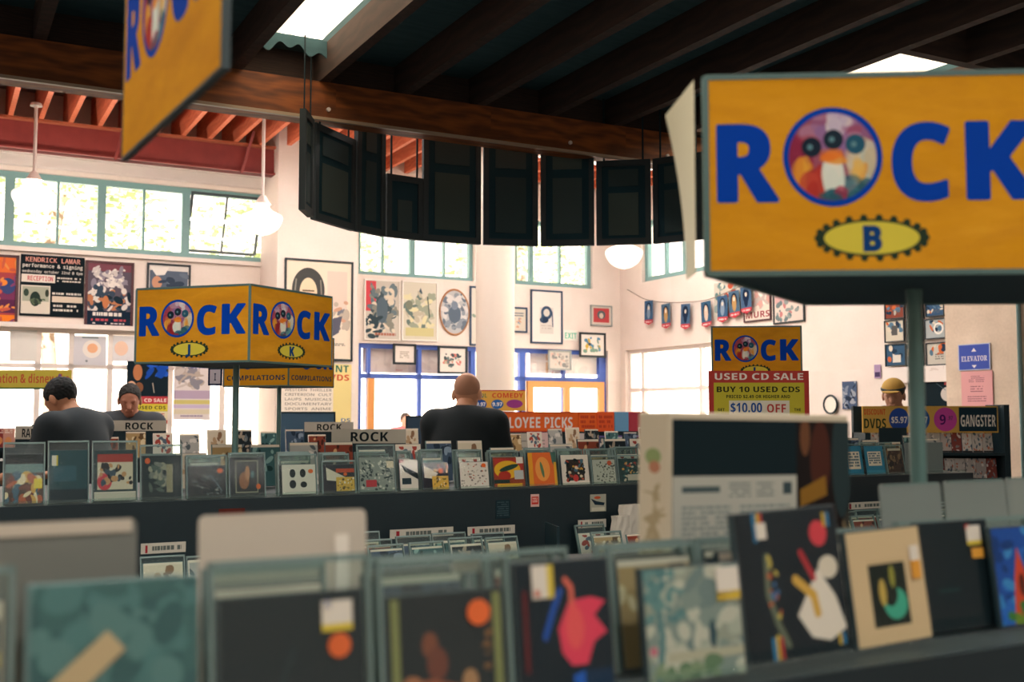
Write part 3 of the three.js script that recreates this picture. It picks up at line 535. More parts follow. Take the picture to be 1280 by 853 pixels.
F.forEach((f, i) => { for (let k = 0; k < 2; k++)
  cdCase({ p: W(f.s_.u + rr(-0.004, 0.004), LEDGE1, 1.0 + 0.022 * k), w: Math.min(0.142, f.s_.w - 0.026), h: 0.136 + rr(-0.006, 0.004), ah: 0.122, tilt: 0.14, a: backCovers[(i * 3 + k) % 8], label: `${ORD[k]} plain case behind the ${brief(f.l)}`, group: 'cases behind the front row of the near browser', lid: false }); });
// frosted divider cards rising above the cases
function divider(x0, x1, yt, v, ledge, label, { m = M.frosted, roll = 0, tab, name = 'divider_card', d = 0.003 } = {}) {
  const s = slot(x0, x1, yt, ledge, v), t = thing(name, label, 'divider card', W(s.u, ledge + 0.0015, v), TH); t.rotation.z = roll; t.rotation.x = -0.08;
  const sh = new THREE.Shape(), r = 0.008, w = s.w / 2, h = s.h / Math.cos(0.08);
  sh.moveTo(-w, 0); sh.lineTo(w, 0); sh.lineTo(w, h - r); sh.quadraticCurveTo(w, h, w - r, h); sh.lineTo(-w + r, h); sh.quadraticCurveTo(-w, h, -w, h - r);
  part('card', new THREE.ExtrudeGeometry(sh, { depth: d, bevelEnabled: false }), m, t);
  if (m !== M.frosted) part('card_edge', box(s.w - 0.016, 0.003, d + 0.003, 0, h - 0.0015, d / 2), M.rim, t);
  if (tab) part('tab', box(...tab[0]), M.paper, t, tab[1]);
  return { t, w: s.w, h };
}
divider(252, 462, 644, 1.075, LEDGE1, 'frosted plastic divider card with a white tab, behind the black CD with orange sticker', { tab: [[0.015, 0.06, 0.001], [0.058, 0.125, 0.005]], roll: 0.0 });
{ const d = divider(-60, 174, 657, 1.075, LEDGE1, 'grey plastic divider card standing behind the taped CD case', { m: mat('#8a8c84', 0.6, { transmission: 0.35, thickness: 0 }) }); part('top_rim', box(d.w - 0.01, 0.012, 0.008, 0, d.h - 0.006, 0.002), mat('#c8bcaa', 0.5), d.t); }
divider(1106, 1182, 606, 1.2, LEDGE1, 'narrow frosted plastic divider next to the sign pole', { m: mat('#b9c4c0', 0.5, { transmission: 0.72, thickness: 0, side: THREE.DoubleSide }) });
divider(1186, 1262, 602, 1.22, LEDGE1, 'wide frosted plastic divider with rounded corners past the sign pole', { m: mat('#b9c4c0', 0.5, { transmission: 0.72, thickness: 0, side: THREE.DoubleSide }) });
divider(1264, 1330, 598, 1.22, LEDGE1, 'grey plastic divider at the end of the row above the blue CD', { m: mat('#b9c4c0', 0.5, { transmission: 0.72, thickness: 0, side: THREE.DoubleSide }) });
single('plastic_clip', rbox(0.03, 0.014, 0.006, 0.003, 0, 0.007, 0), M.paper, 'small white plastic clip on top of the case with the red figure', 'clip', W(toUV(onV(586, 735, 0.955)).u, LEDGE1 + 0.127, 0.962), TH);
// the big box set
{
  const v = 1.13, s = slot(834, 1058, 525, LEDGE1, v), h = s.h + 0.004, d = 0.07, w = s.w;
  const front = art(420, 420, pic('#18262b', ['R', '#b4b4a8', 0, 0.275, 0.68, 0.725], ['R', '#4a5a5c', 0.05, 0.325, 0.2, 0.03], ['X', '#5f6c6c', 0.3, 0.31, 0.12, 0.08, 4, 0.4], ['X', '#5f6c6c', 0.45, 0.31, 0.1, 0.08, 4, 0.4], ['X', '#7a8684', 0.05, 0.42, 0.26, 0.5, 20, 0.5], ['X', '#7a8684', 0.36, 0.42, 0.28, 0.5, 20, 0.5], ['R', '#3c4c50', 0.6, 0.31, 0.05, 0.06], ['R', '#221d1c', 0.68, 0, 0.32, 1], ['C', '#4a2a22', 0.82, 0.2, 0.06, 0.2], ['C', '#6a4630', 0.73, 0.08, 0.03, 0.1], ['C', '#2c3a3c', 0.95, 0.2, 0.06, 0.3], ['P', '#8a6428', 0.7, 0.35, 0.85, 0.28, 0.86, 0.38, 0.7, 0.44], ['S', '#5a4a38 #7a6a50 #3a3a34', 30, 0.7, 0.5, 0.3, 0.5, 0.05]));
  const spine = art(96, 420, pic('#c9bda4', ['C', '#8a9a68', 0.5, 0.2, 0.28, 0.04], ['C', '#b07a60', 0.55, 0.25, 0.2, 0.03], ['S', '#a89878', 30, 0.3, 0.35, 0.4, 0.6, 0.06]));
  const t = thing('box_set', 'big square record box set with a cream spine, standing in the near browser', 'box set', W(s.u, LEDGE1 + 0.004, v), TH); t.rotation.z = -0.015;
  part('box_body', rbox(w, h, d, 0.003, 0, h / 2, -d / 2), mat('#c9bda4', 0.6), t);
  part('front_print', board(w - 0.004, h - 0.012, 0.001, front, 0.002, h / 2 - 0.003, 0.0004), front.s.m, t);
  part('spine_print', board(d - 0.008, h - 0.008, 0.001, spine).rotateY(-Math.PI / 2).translate(-w / 2 - 0.0004, h / 2, -d / 2), spine.s.matte, t);
}

// --- middle browser: front cases by pixel, with the keepers' clear tops
const G = [
  [4, 58, 553, 567, 'CD with a brown painted crowd cover under a black header, beside the blank teal case', '#4a3830', ['R', '#141c20', 0, 0, 1, 0.2], ['R', '#5c7a78', 0, 0.2, 1, 0.18], ['S', '#a8583a #c89a50 #6a3a30 #3a5a6a #d8c8a0', 40, 0, 0.4, 1, 0.55, 0.1], ['R', '#d8c040', 0.75, 0.5, 0.22, 0.2]],
  [60, 113, 551, 562, 'dim teal CD case with a tiny yellow-edged sticker', '#23464e', ['R', '#2c5560', 0.1, 0.3, 0.6, 0.3], ['R', '#d8d0c0', 0.05, 0.1, 0.12, 0.2], ['R', '#c8b040', 0.17, 0.1, 0.04, 0.2], ['R', '#182c34', 0, 0.75, 1, 0.25]],
  [115, 173, 551, 562, 'CD with four suited figures, a red title band and a red disc', '#cfc6b4', ['R', '#2a3c40', 0, 0, 1, 0.82], ['R', '#c8bca4', 0.08, 0.2, 0.84, 0.58], ['R', '#9c3a34', 0.08, 0.08, 0.84, 0.16], ['C', '#c04048', 0.25, 0.62, 0.17], ['S', '#2a2a2c #3a4a58 #b88a60', 26, 0.15, 0.3, 0.75, 0.4, 0.06], ['R', '#b8b4a4', 0, 0.84, 1, 0.16]],
  [175, 229, 556, 569, 'dark CD with a pale face in shadow', '#1c2c30', ['S', '#4a5a54 #6a7068 #8a8a78', 30, 0.2, 0.2, 0.5, 0.6, 0.08], ['R', '#8a8468', 0.62, 0.2, 0.16, 0.65], ['C', '#c85a30', 0.14, 0.12, 0.07]],
  [232, 284, 569, 582, 'black CD with a speckled night pattern and an orange sticker', '#172328', ['S', '#4a5a5c #7a8480 #2a3c44', 40, 0.1, 0.3, 0.8, 0.6, 0.03], ['L', '#6a8088', 0.02, 0.6, 0.3, 0.9, 0.8], ['C', '#d85c2c', 0.85, 0.16, 0.08]],
  [285, 332, 566, 571, 'black CD framing two brown hands', '#1a2428', ['F', '#8a8c74', 0.16, 0.1, 0.64, 0.8, 0.03], ['C', '#8a5c3c', 0.4, 0.6, 0.15, 0.22], ['C', '#b07a50', 0.5, 0.42, 0.07, 0.2], ['C', '#3c6a6a', 0.65, 0.45, 0.05, 0.1], ['C', '#d8642c', 0.82, 0.76, 0.07]],
  [346, 396, 568, 580, 'white CD with four small black figures', '#d6cfc0', ['C', '#1c2428', 0.36, 0.3, 0.08, 0.14], ['C', '#1c2428', 0.64, 0.3, 0.08, 0.14], ['C', '#1c2428', 0.36, 0.66, 0.09, 0.14], ['C', '#1c2428', 0.66, 0.68, 0.09, 0.1], ['C', '#d8642c', 0.86, 0.24, 0.07], ['R', '#1a2428', 0, 0, 0.07, 1]],
  [401, 444, 576, 580, 'CD with a white wedge and golden reeds, leaning by the ROCK divider', '#2a2c34', ['P', '#d0c8b4', 0.08, 0.1, 0.7, 0.45, 0.5, 0.6, 0.1, 0.55], ['R', '#cfa84a', 0.4, 0.45, 0.6, 0.5], ['S', '#5a4a28 #7a6a30 #e0d8c0', 26, 0.42, 0.5, 0.55, 0.45, 0.03], ['R', '#b8482c', 0.4, 0.15, 0.6, 0.14], ['C', '#d8622c', 0.7, 0.35, 0.06]],
  [446, 494, 556, 571, 'CD with rows of small grey robots and a red square', '#8a9088', ['S', '#2c3a3c #4a5654 #c8c4b4', 90, 0.04, 0.1, 0.92, 0.85, 0.035], ['R', '#b83038', 0.18, 0.66, 0.3, 0.2], ['R', '#d8c8a8', 0.78, 0.12, 0.2, 0.2]],
  [496, 523, 572, 574, 'white CD with a black diagonal stroke', '#cfcabc', ['P', '#1c282c', 0.05, 0.15, 1, 0.45, 1, 0.65, 0.3, 0.4], ['R', '#22343a', 0.12, 0.6, 0.5, 0.2], ['C', '#a85a60', 0.1, 0.04, 0.14, 0.06]],
  [525, 561, 575, 578, 'CD with a white wedge and golden reeds, beside the speckled white CD', '#2a2c34', ['P', '#d0c8b4', 0.05, 0.1, 0.6, 0.4, 0.4, 0.6, 0.05, 0.55], ['R', '#cfa84a', 0.35, 0.5, 0.65, 0.5], ['S', '#5a4a28 #7a6a30 #e0d8c0', 26, 0.4, 0.55, 0.55, 0.4, 0.03], ['C', '#d8622c', 0.7, 0.32, 0.09], ['S', '#c84a30 #d8b080', 12, 0.4, 0.05, 0.6, 0.3, 0.05]],
  [571, 611, 574, 577, 'white speckled CD with an orange dot', '#d2ccbe', ['S', '#8a8478 #6a6460 #a85a48 #b8b0a0', 60, 0.05, 0.05, 0.9, 0.9, 0.03], ['C', '#d8642c', 0.84, 0.14, 0.08]],
  [613, 656, 568, 571, 'red and yellow CD with a dark fish and white sticker', '#8a4430', ['R', '#a83a34', 0.05, 0.05, 0.9, 0.6], ['C', '#d8a830', 0.45, 0.42, 0.42, 0.3], ['C', '#a8382c', 0.35, 0.62, 0.2, 0.16], ['C', '#2a4438', 0.5, 0.36, 0.32, 0.08, -0.3], ['R', '#b4b8b4', 0.66, 0.45, 0.3, 0.3], ['R', '#d8d2c4', 0.75, 0, 0.22, 0.22], ['R', '#c8a030', 0.1, 0.88, 0.8, 0.12], ['R', '#223432', 0, 0.75, 0.5, 0.12]],
  [657, 696, 564, 565, 'orange CD with a slim leaf shape', '#d86a34', ['R', '#d8952e', 0, 0, 0.16, 1], ['C', '#e89a4c', 0.5, 0.5, 0.26, 0.36], ['C', '#5c7a58', 0.48, 0.52, 0.05, 0.24, -0.2], ['P', '#4a6a60', 0.8, 0, 1, 0, 1, 0.6, 0.85, 0.3], ['R', '#d8a43a', 0.9, 0.3, 0.1, 0.7]],
  [698, 736, 566, 568, 'CD with a white border around a crowd of dark figures', '#d8d0c0', ['R', '#3a3430', 0.18, 0.16, 0.64, 0.7], ['S', '#1c2628 #a84a38 #c89a48 #4a6a78 #d8c8a8', 40, 0.15, 0.15, 0.68, 0.7, 0.05], ['C', '#c0403c', 0.5, 0.78, 0.1, 0.12]],
  [737, 769, 570, 574, 'CD with rows of pale scribbled marks', '#c4c0b0', ['S', '#6a6a60 #4a4a48', 60, 0.05, 0.1, 0.9, 0.85, 0.03], ['C', '#d85a34', 0.75, 0.15, 0.1]],
  [770, 806, 569, 573, 'dark green CD with red and white strokes, beside the box set', '#24403e', ['S', '#a8483a #c8b8a0 #3c6a68 #d89a50', 40, 0.15, 0.15, 0.8, 0.75, 0.05], ['R', '#c8bca8', 0.3, 0.65, 0.6, 0.25]],
  [1053, 1077, 556, 557, 'blue lettered CD past the box set', '#2f7a94', ['R', '#d8cfb8', 0.15, 0.2, 0.7, 0.6], ['X', '#3c5a6a', 0.2, 0.25, 0.6, 0.5, 5, 0.6]],
  [1078, 1104, 555, 557, 'blue lettered CD next to the brown one', '#2f7a94', ['R', '#d8cfb8', 0.15, 0.2, 0.7, 0.5], ['X', '#3c5a6a', 0.2, 0.25, 0.6, 0.4, 5, 0.6], ['R', '#3c8aa0', 0, 0.85, 1, 0.15]],
  [1105, 1128, 556, 560, 'small brown CD beside the grey plastic card', '#4a3228', ['S', '#6a4a38 #8a6a4c #2a2220', 30, 0, 0.1, 1, 0.8, 0.08], ['R', '#d8c8b0', 0.1, 0, 0.8, 0.1]],
];
for (const [x0, x1, yt, ya, l, bg, ...ops] of G) {
  const s = slot(x0, x1, yt, LEDGE2, V2 + 0.02), ah = onV((x0 + x1) / 2, ya, V2 + 0.02).y - LEDGE2;
  cdCase({ p: W(s.u, LEDGE2, V2), w: s.w - 0.004, h: s.h, ah: Math.min(ah, s.h), tilt: 0.16, yaw: rr(-0.02, 0.02), a: cov(112, bg, ...ops), label: l, inset: 0.004 });
  for (let k = 0; k < 3; k++) cdCase({ p: W(s.u + rr(-0.003, 0.003), LEDGE2, V2 + 0.035 + 0.02 * k), w: Math.min(s.w - 0.032, 0.145), h: 0.165 + rr(-0.008, 0.012), ah: 0.14, tilt: 0.16, a: backCovers[Math.floor(rnd() * 8)], label: `${ORD[k]} plain case behind the ${brief(l)}`, group: 'cases behind the front row of the two-tier browser', lid: false });
}
single('plastic_divider', rbox(0.3, 0.17, 0.004, 0.002, 0, 0.085, 0), mat('#6f7c7a', 0.5), 'blank grey plastic card beside the small brown CD', 'divider card', W(toUV(onV(1155, 570, 4.32)).u, LEDGE2 + 0.001, 4.32), TH);
// notes stuck on the black face of the cabinet
const noteArt = [[669, 626, 0.042, 0.055, 'small red and white leaflet stuck on the black cabinet face', pic('#d8b0a8', ['R', '#c83c34', 0.1, 0.2, 0.8, 0.6], ['X', '#f0e0d0', 0.2, 0.3, 0.6, 0.4, 3, 0.5])], [748, 629, 0.085, 0.078, 'pale card with a dark shoe picture stuck on the cabinet face', pic('#a8a898', ['P', '#20303a', 0.05, 0.25, 0.4, 0.4, 0.9, 0.5, 0.85, 0.65, 0.3, 0.6], ['C', '#c05a3a', 0.45, 0.2, 0.2, 0.08], ['R', '#c8c4b0', 0.1, 0.75, 0.8, 0.2]), ], [629, 637, 0.07, 0.08, 'faint dark printed sheet on the cabinet face', pic('#22343a', ['X', '#43575c', 0.1, 0.1, 0.8, 0.8, 7, 0.5])], [290, 641, 0.1, 0.03, 'dark red sticker on the cabinet face', pic('#5c2a24')]];
for (const [px, py, w, h, l, d] of noteArt) { const a = art(96, 80, d), q = onV(px, py, 4.236); single('paper_note', board(w, h, 0.002, a), a.s.matte, l, 'note', W(toUV(q).u, q.y, 4.2385), TH); }
const sect = [[487, 566, 661, 4.16, 'long white section card lettered in faint print, lower tier'], [584, 643, 658, 4.18, 'shorter white section card beside the dark diagonal panel'], [176, 232, 679, 4.0, 'white section card between the two frosted dividers'], [722, 757, 650, 4.19, 'white plastic edged card by the crumpled packs'], [1056, 1104, 628, 4.2, 'white section card in the lower tier past the box set']];
const sectSpan = sect.map(([x0, x1, yt, v]) => [toUV(onV(x0, yt, v)).u, toUV(onV(x1, yt, v)).u]);
// lower tier: cases seen from above, and white section cards
for (let u = -0.6, i = 0; u < 5.0; u += 0.163, i++) {
  for (let k = 0; k < 3; k++) {
    if (sectSpan[2][0] - 0.09 < u && u < sectSpan[2][1] + 0.09 && k) continue;
    if ((k || Math.abs(u - toUV(onV(690, 660, 4.0)).u) < 0.16) && [690, 768, 790].some((px) => Math.abs(u - toUV(onV(px, 660, 4.0)).u) < (px < 700 ? 0.16 : 0.11))) continue;
    if (k === 2 && sectSpan.some(([a, b]) => u > a - 0.08 && u < b + 0.08)) continue;
    const n = (i * 5 + k * 3) % 8;
    cdCase({ p: W(u + rr(-0.006, 0.006), LOW2, 3.82 + 0.12 * k + rr(0, 0.02)), w: 0.146, h: 0.15 + rr(-0.012, 0.004) + 0.01 * k, ah: 0.128, tilt: 0.32, yaw: rr(-0.05, 0.05), a: backCovers[n], label: `${tones[n]} CD case, ${ordw(i)} along the ${['front', 'middle', 'back'][k]} row of the lower tier`, group: 'cases in the lower tier', lid: false, tray: i % 3 ? M.caseplastic : M.paper });
  }
}
for (const [x0, x1, yt, v, l] of sect) {
  const s = slot(x0, x1, yt, LOW2, v), a = art(220, 40, pic('#c4beb0', ['R', '#9c2c34', 0.1, 0.2, 0.05, 0.7], ['X', '#5c6460', 0.25, 0.3, 0.65, 0.45, 1, 0.9]));
  const t = thing('section_card', l, 'section card', W(s.u, LOW2 + 0.001, v), TH);
  part('card', rbox(s.w, s.h, 0.004, 0.001, 0, s.h / 2, 0), M.darkcase, t);
  part('label_strip', board(s.w, 0.036, 0.002, a, 0, s.h - 0.018, 0.0035), a.s.matte, t);
}
{ const p = onV(690, 672, 3.95); const g = box(0.01, 0.17, 0.2); const t = single('diagonal_panel', g, M.darkcase, 'dark slanted dividing panel across the lower tier', 'divider card', W(toUV(p).u, LOW2 + 0.086, 3.95), 0.22); }
for (const [px, py, w, h, l] of [[790, 640, 0.11, 0.21, 'crumpled shiny white plastic pack beside the box set'], [768, 650, 0.09, 0.17, 'small white plastic pack in front of the crumpled one']]) {
  const q = onV(px, py, 4.1), g = new THREE.BoxGeometry(w, h, 0.03, 8, 8, 3), p = g.attributes.position;
  for (let i = 0; i < p.count; i++) p.setXYZ(i, p.getX(i) + 0.01 * noise.noise(p.getX(i) * 50, p.getY(i) * 50, 3), p.getY(i), p.getZ(i) + 0.012 * noise.noise(p.getX(i) * 60, p.getY(i) * 60, 8));
  g.computeVertexNormals(); single('plastic_pack', g.translate(0, h / 2, 0), mat('#e4dccd', 0.2), l, 'pack', W(toUV(q).u, LOW2 + 0.012, px > 780 ? 4.12 : 4.05), TH + 0.2);
}

// --- cases on the far half of the two-tier browser and on the third browser
for (let u = 1.0, i = 0; u < 5.6; u += 0.17, i++) {
  if (u > 2.55 && u < 2.85) continue;
  cdCase({ p: W(u + rr(-0.01, 0.01), LEDGE2, 4.86 + rr(-0.01, 0.01)), w: 0.148, h: 0.205 + rr(-0.05, 0.02), ah: 0.2, keeper: false, tilt: 0.14, yaw: rr(-0.04, 0.04), a: backCovers[(i * 7) % 8], label: `${tones[(i * 7) % 8]} CD case, ${ordw(i)} along the far half of the two-tier browser`, group: 'cases on the far half of the two-tier browser', lid: false, tray: i % 2 ? M.caseplastic : M.darkcase });
}
for (let u = 0.9, i = 0; u < 6.2; u += 0.19, i++)
  cdCase({ p: W(u + rr(-0.01, 0.01), 1.2, 8.05 + rr(-0.01, 0.01)), w: 0.15, h: 0.2 + rr(-0.05, 0.03), ah: 0.2, keeper: false, tilt: 0.14, yaw: rr(-0.05, 0.05), a: backCovers[(i * 3 + 1) % 8], label: `${tones[(i * 3 + 1) % 8]} CD case, ${ordw(i)} along the third browser`, group: 'cases in the third browser', lid: false, tray: i % 2 ? M.paper : M.darkcase });
// ROCK header cards
function header(x0, x1, yt, v, ledge, text, label, strip) {
  const s = slot(x0, x1, yt, ledge, v), a = art(300, 64, pic('#b8b2a4', ['T', '#161e22', text, 0.5, 0.54, 0.88, 0.52]));
  const t = thing('header_card', label, 'header card', W(s.u, ledge + 0.001, v), TH - 0.35);
  part('card', rbox(s.w, s.h - 0.004, 0.004, 0.0015, 0, s.h / 2 - 0.002, 0), M.black, t);
  part('label_strip', board(s.w, strip, 0.003, a, 0, s.h - strip / 2, 0.004), a.s.matte, t);
}
header(417, 504, 537, 5.12, LEDGE2, 'ROCK', 'nearest large black card with a pale ROCK strip'.replace('nearest ', ''), 0.07);
header(139, 208, 526, 8.18, 1.2, 'ROCK', 'black card with a ROCK strip below the bowed customer', 0.075);
header(382, 440, 528, 8.18, 1.2, 'ROCK', 'black card with a ROCK strip in front of the blue-grey panel', 0.075);
header(19, 52, 533, 8.18, 1.2, 'RAP', 'small pale card lettered RAP beside the stooping customer', 0.09);

// ------------------------------------------------------------------ posters and frames on the walls
const PB = { p: [] };
function onWall(plane, name, label, category, [x0, y0, x1, y1], draw, { off = 0.012, frame, fw = 0.025, group, oval, depth = 0.02, v = VA, u = UB } = {}) {
  const mx = (x0 + x1) / 2, my = (y0 + y1) / 2, A = plane === 'A';
  const L = A ? wallA(x0, my, v - off) : wallB(x0, my, u - off), R = A ? wallA(x1, my, v - off) : wallB(x1, my, u - off), T = A ? wallA(mx, y0, v - off) : wallB(mx, y0, u - off), Bo = A ? wallA(mx, y1, v - off) : wallB(mx, y1, u - off);
  const w = A ? R.u - L.u : L.v - R.v, h = T.y - Bo.y, k = 190 / Math.max(w, h) * Math.max(1, Math.min(1.6, (x1 - x0) / 40));
  const a = art(Math.round(w * k), Math.round(h * k), draw);
  const p = A ? W((L.u + R.u) / 2, Bo.y, v - off) : W(u - off, Bo.y, (L.v + R.v) / 2);
  const t = thing(name, label, category, p, A ? TH : TH - Math.PI / 2, group);
  if (oval) {
    const g = new THREE.CircleGeometry(0.5, 40), uv = g.attributes.uv;
    for (let i = 0; i < uv.count; i++) uv.setXY(i, a.u0 + (a.u1 - a.u0) * uv.getX(i), a.v0 + (a.v1 - a.v0) * uv.getY(i));
    part('print', g.scale(w * 0.92, h * 0.92, 1).translate(0, h / 2, 0.006), a.s.matte, t);
    part('frame', new THREE.TorusGeometry(0.5, 0.025, 8, 48).scale(w * 0.95, h * 0.95, 0.5).translate(0, h / 2, 0.002), frame, t);
    return t;
  }
  part('print', board(w - (frame ? fw : 0), h - (frame ? fw : 0), 0.006, a, 0, h / 2, 0), a.s.matte, t);
  if (frame) {
    part('frame', merge([rbox(w, fw, depth, 0.003, 0, fw / 2, 0.004), rbox(w, fw, depth, 0.003, 0, h - fw / 2, 0.004), rbox(fw, h, depth, 0.003, -w / 2 + fw / 2, h / 2, 0.004), rbox(fw, h, depth, 0.003, w / 2 - fw / 2, h / 2, 0.004)]), frame, t);
  }
  return t;
}
const fr = { black: mat('#1d2a30', 0.4), red: mat('#4a2228', 0.4), wood: mat('#a8744a', 0.5), navy: mat('#22405c', 0.4), white: mat('#e8e0d6', 0.5), silver: mat('#9aa09c', 0.4) };
onWall('A', 'poster', 'orange and purple poster in a dark frame at the end of the poster wall', 'poster', [-28, 318, 23, 405], pic('#a8484c', ['R', '#e0703c', 0, 0, 1, 0.25], ['R', '#7a3a5c', 0, 0.35, 1, 0.3], ['C', '#3c4a78', 0.75, 0.45, 0.2, 0.12], ['C', '#e88a3c', 0.6, 0.4, 0.14, 0.05], ['R', '#5c3050', 0, 0.65, 1, 0.2], ['R', '#e88030', 0, 0.88, 1, 0.12], ['S', '#c8604c #8a4a70 #e09050', 40, 0, 0, 1, 1, 0.06]), { frame: fr.red, fw: 0.03 });
onWall('A', 'poster', 'black concert poster with white lettering and a group photograph', 'poster', [25, 320, 105, 396], pic('#161f24', ['T', '#e8a090', 'KENDRICK LAMAR', 0.5, 0.08, 0.1, 0.86, 'bold', 'monospace'], ['T', '#e8e0d4', 'performance & signing', 0.5, 0.18, 0.075, 0.94, 'bold', 'monospace'], ['T', '#d8d0c4', 'wednesday october 22nd @ 6pm', 0.5, 0.27, 0.06, 0.94, 'bold', 'monospace'], ['R', '#e0d8cc', 0.02, 0.32, 0.52, 0.13], ['T', '#b83040', 'RECEPTION', 0.31, 0.385, 0.1, 0.4, 'bold', 'monospace'], ['X', '#d8d0c4', 0.57, 0.35, 0.38, 0.1, 2, 0.5], ['R', '#d8cfc0', 0.02, 0.5, 0.45, 0.46], ['R', '#a8aa98', 0.04, 0.52, 0.41, 0.24], ['C', '#2c3a34', 0.24, 0.72, 0.08, 0.12], ['C', '#3a4a40', 0.1, 0.62, 0.04, 0.06], ['C', '#3a4238', 0.42, 0.62, 0.03, 0.06], ['S', '#5c6a54 #39443c', 12, 0.18, 0.68, 0.2, 0.12, 0.03], ['X', '#d8d0c4', 0.5, 0.6, 0.46, 0.05, 1, 0.7], ['R', '#d8c8b4', 0.5, 0.66, 0.48, 0.1], ['X', '#d8d0c4', 0.52, 0.8, 0.4, 0.14, 2, 0.5]), { depth: 0.01 });
onWall('A', 'poster', 'dark band poster with white lettering in a maroon frame', 'poster', [106, 327, 167, 410], pic('#5c5560', ['R', '#7a4a54', 0, 0, 1, 0.14], ['S', '#e4dcd4 #c8c0bc #8a8490', 70, 0.15, 0.1, 0.7, 0.3, 0.05], ['S', '#20303a #b87a58 #d8d0c8 #3a4a5a', 70, 0.05, 0.42, 0.9, 0.34, 0.06], ['C', '#c07a50', 0.42, 0.62, 0.07, 0.1], ['R', '#1c2a3a', 0, 0.76, 1, 0.24], ['X', '#e4dcd4', 0.15, 0.78, 0.7, 0.08, 1, 0.7], ['X', '#c05058', 0.12, 0.88, 0.76, 0.05, 1, 0.7], ['X', '#d8d0c8', 0.15, 0.94, 0.7, 0.03, 1, 0.7]), { frame: fr.red, fw: 0.03 });
onWall('A', 'poster', 'blue-grey photograph poster half hidden by the J sign', 'poster', [183, 330, 238, 398], pic('#d8d2cc', ['R', '#5c6878', 0.05, 0.12, 0.9, 0.86], ['P', '#e8e2da', 0.05, 0.05, 0.5, 0.05, 0.4, 0.2, 0.2, 0.22], ['C', '#c89478', 0.22, 0.35, 0.12, 0.12], ['S', '#3c4858 #6a7684', 30, 0.3, 0.2, 0.65, 0.7, 0.08]), { frame: fr.black });
onWall('A', 'poster', 'tall framed portrait poster of a long-haired person on the pier', 'poster', [355, 325, 441, 451], pic('#e4d2bc', ['C', '#4a4a48', 0.34, 0.3, 0.24, 0.22], ['C', '#e0c8a8', 0.34, 0.33, 0.13, 0.15], ['L', '#6a5a48', 0.02, 0.26, 0.31, 0.42, 0.31], ['C', '#7a7468', 0.34, 0.44, 0.1, 0.04], ['L', '#8a8478', 0.02, 0.16, 0.2, 0.12, 0.5], ['L', '#8a8478', 0.02, 0.52, 0.2, 0.55, 0.5], ['R', '#d8c4b4', 0.62, 0.1, 0.3, 0.4], ['S', '#b8a898 #7a7a80 #c89a80', 30, 0.58, 0.4, 0.35, 0.3, 0.04], ['P', '#5c5c68', 0.62, 0.6, 0.85, 0.55, 0.8, 0.72, 0.66, 0.78], ['X', '#3a3a38', 0.6, 0.78, 0.12, 0.04, 1, 0.8], ['X', '#6a645c', 0.6, 0.83, 0.3, 0.03, 2, 0.5]), { v: 12.5, frame: fr.black, fw: 0.025 });
onWall('A', 'poster', 'red and grey psychedelic poster beside the pale concert poster', 'poster', [455, 350, 500, 426], pic('#c8c0b4', ['R', '#cc5058', 0.02, 0.02, 0.3, 0.5], ['S', '#4a5a60 #6a7a80 #d8ccb8 #8a8a80', 70, 0.2, 0.1, 0.7, 0.75, 0.07], ['C', '#5a6a74', 0.5, 0.5, 0.16, 0.22], ['S', '#3a4a50 #e8dcc8', 20, 0.05, 0.6, 0.4, 0.35, 0.06], ['X', '#a86a58', 0.3, 0.88, 0.6, 0.06, 1, 0.7]), { frame: fr.white, fw: 0.02 });
onWall('A', 'poster', 'pale grey-green concert poster between the red one and the oval', 'poster', [502, 352, 547, 427], pic('#cfc8b6', ['P', '#4a5c68', 0.45, 0.2, 0.52, 0.1, 0.58, 0.2], ['S', '#9aa08c #b8b09c #6a7a74 #d8d0a8', 60, 0.1, 0.2, 0.8, 0.6, 0.06], ['C', '#7a8070', 0.2, 0.4, 0.1, 0.08], ['L', '#4a5a54', 0.03, 0.72, 0.25, 0.78, 0.6], ['R', '#c8bf8c', 0.1, 0.78, 0.8, 0.14]), { frame: fr.white, fw: 0.02 });
onWall('A', 'oval_picture', 'oval picture in a thin wooden frame', 'picture', [549, 361, 587, 420], pic('#b4b4b4', ['S', '#8a929a #6a7480 #d0ccc8', 50, 0.1, 0.1, 0.8, 0.8, 0.08], ['C', '#5c6a78', 0.5, 0.55, 0.22, 0.2], ['C', '#7a8694', 0.5, 0.35, 0.12, 0.1]), { oval: 1, frame: fr.wood });
onWall('A', 'framed_picture', 'tall dark-framed picture half hidden by the white column', 'picture', [587, 359, 632, 433], pic('#d4cdc0', ['S', '#8a9a8a #b8a890', 20, 0.1, 0.2, 0.8, 0.6, 0.06]), { frame: fr.navy });
onWall('A', 'framed_picture', 'small framed picture just past the white column', 'picture', [634, 384, 659, 416], pic('#cfc6b6', ['X', '#5a6a7a', 0.15, 0.2, 0.7, 0.2, 2, 0.5], ['S', '#c89a80 #8a9aa8', 12, 0.2, 0.4, 0.6, 0.4, 0.06]), { frame: fr.navy });
onWall('A', 'framed_picture', 'tall framed white print with a dark drawing of a figure', 'picture', [663, 363, 703, 430], pic('#e6dcd4', ['R', '#cfc8c0', 0.28, 0.32, 0.44, 0.5], ['O', '#3c5068', 0.5, 0.42, 0.14, 0.1, 0.08], ['C', '#2c3c54', 0.42, 0.56, 0.14, 0.06], ['L', '#3c5068', 0.05, 0.34, 0.58, 0.36, 0.42], ['L', '#3c5068', 0.03, 0.68, 0.4, 0.7, 0.68], ['X', '#a89c94', 0.32, 0.66, 0.34, 0.1, 2, 0.3]), { frame: fr.navy });
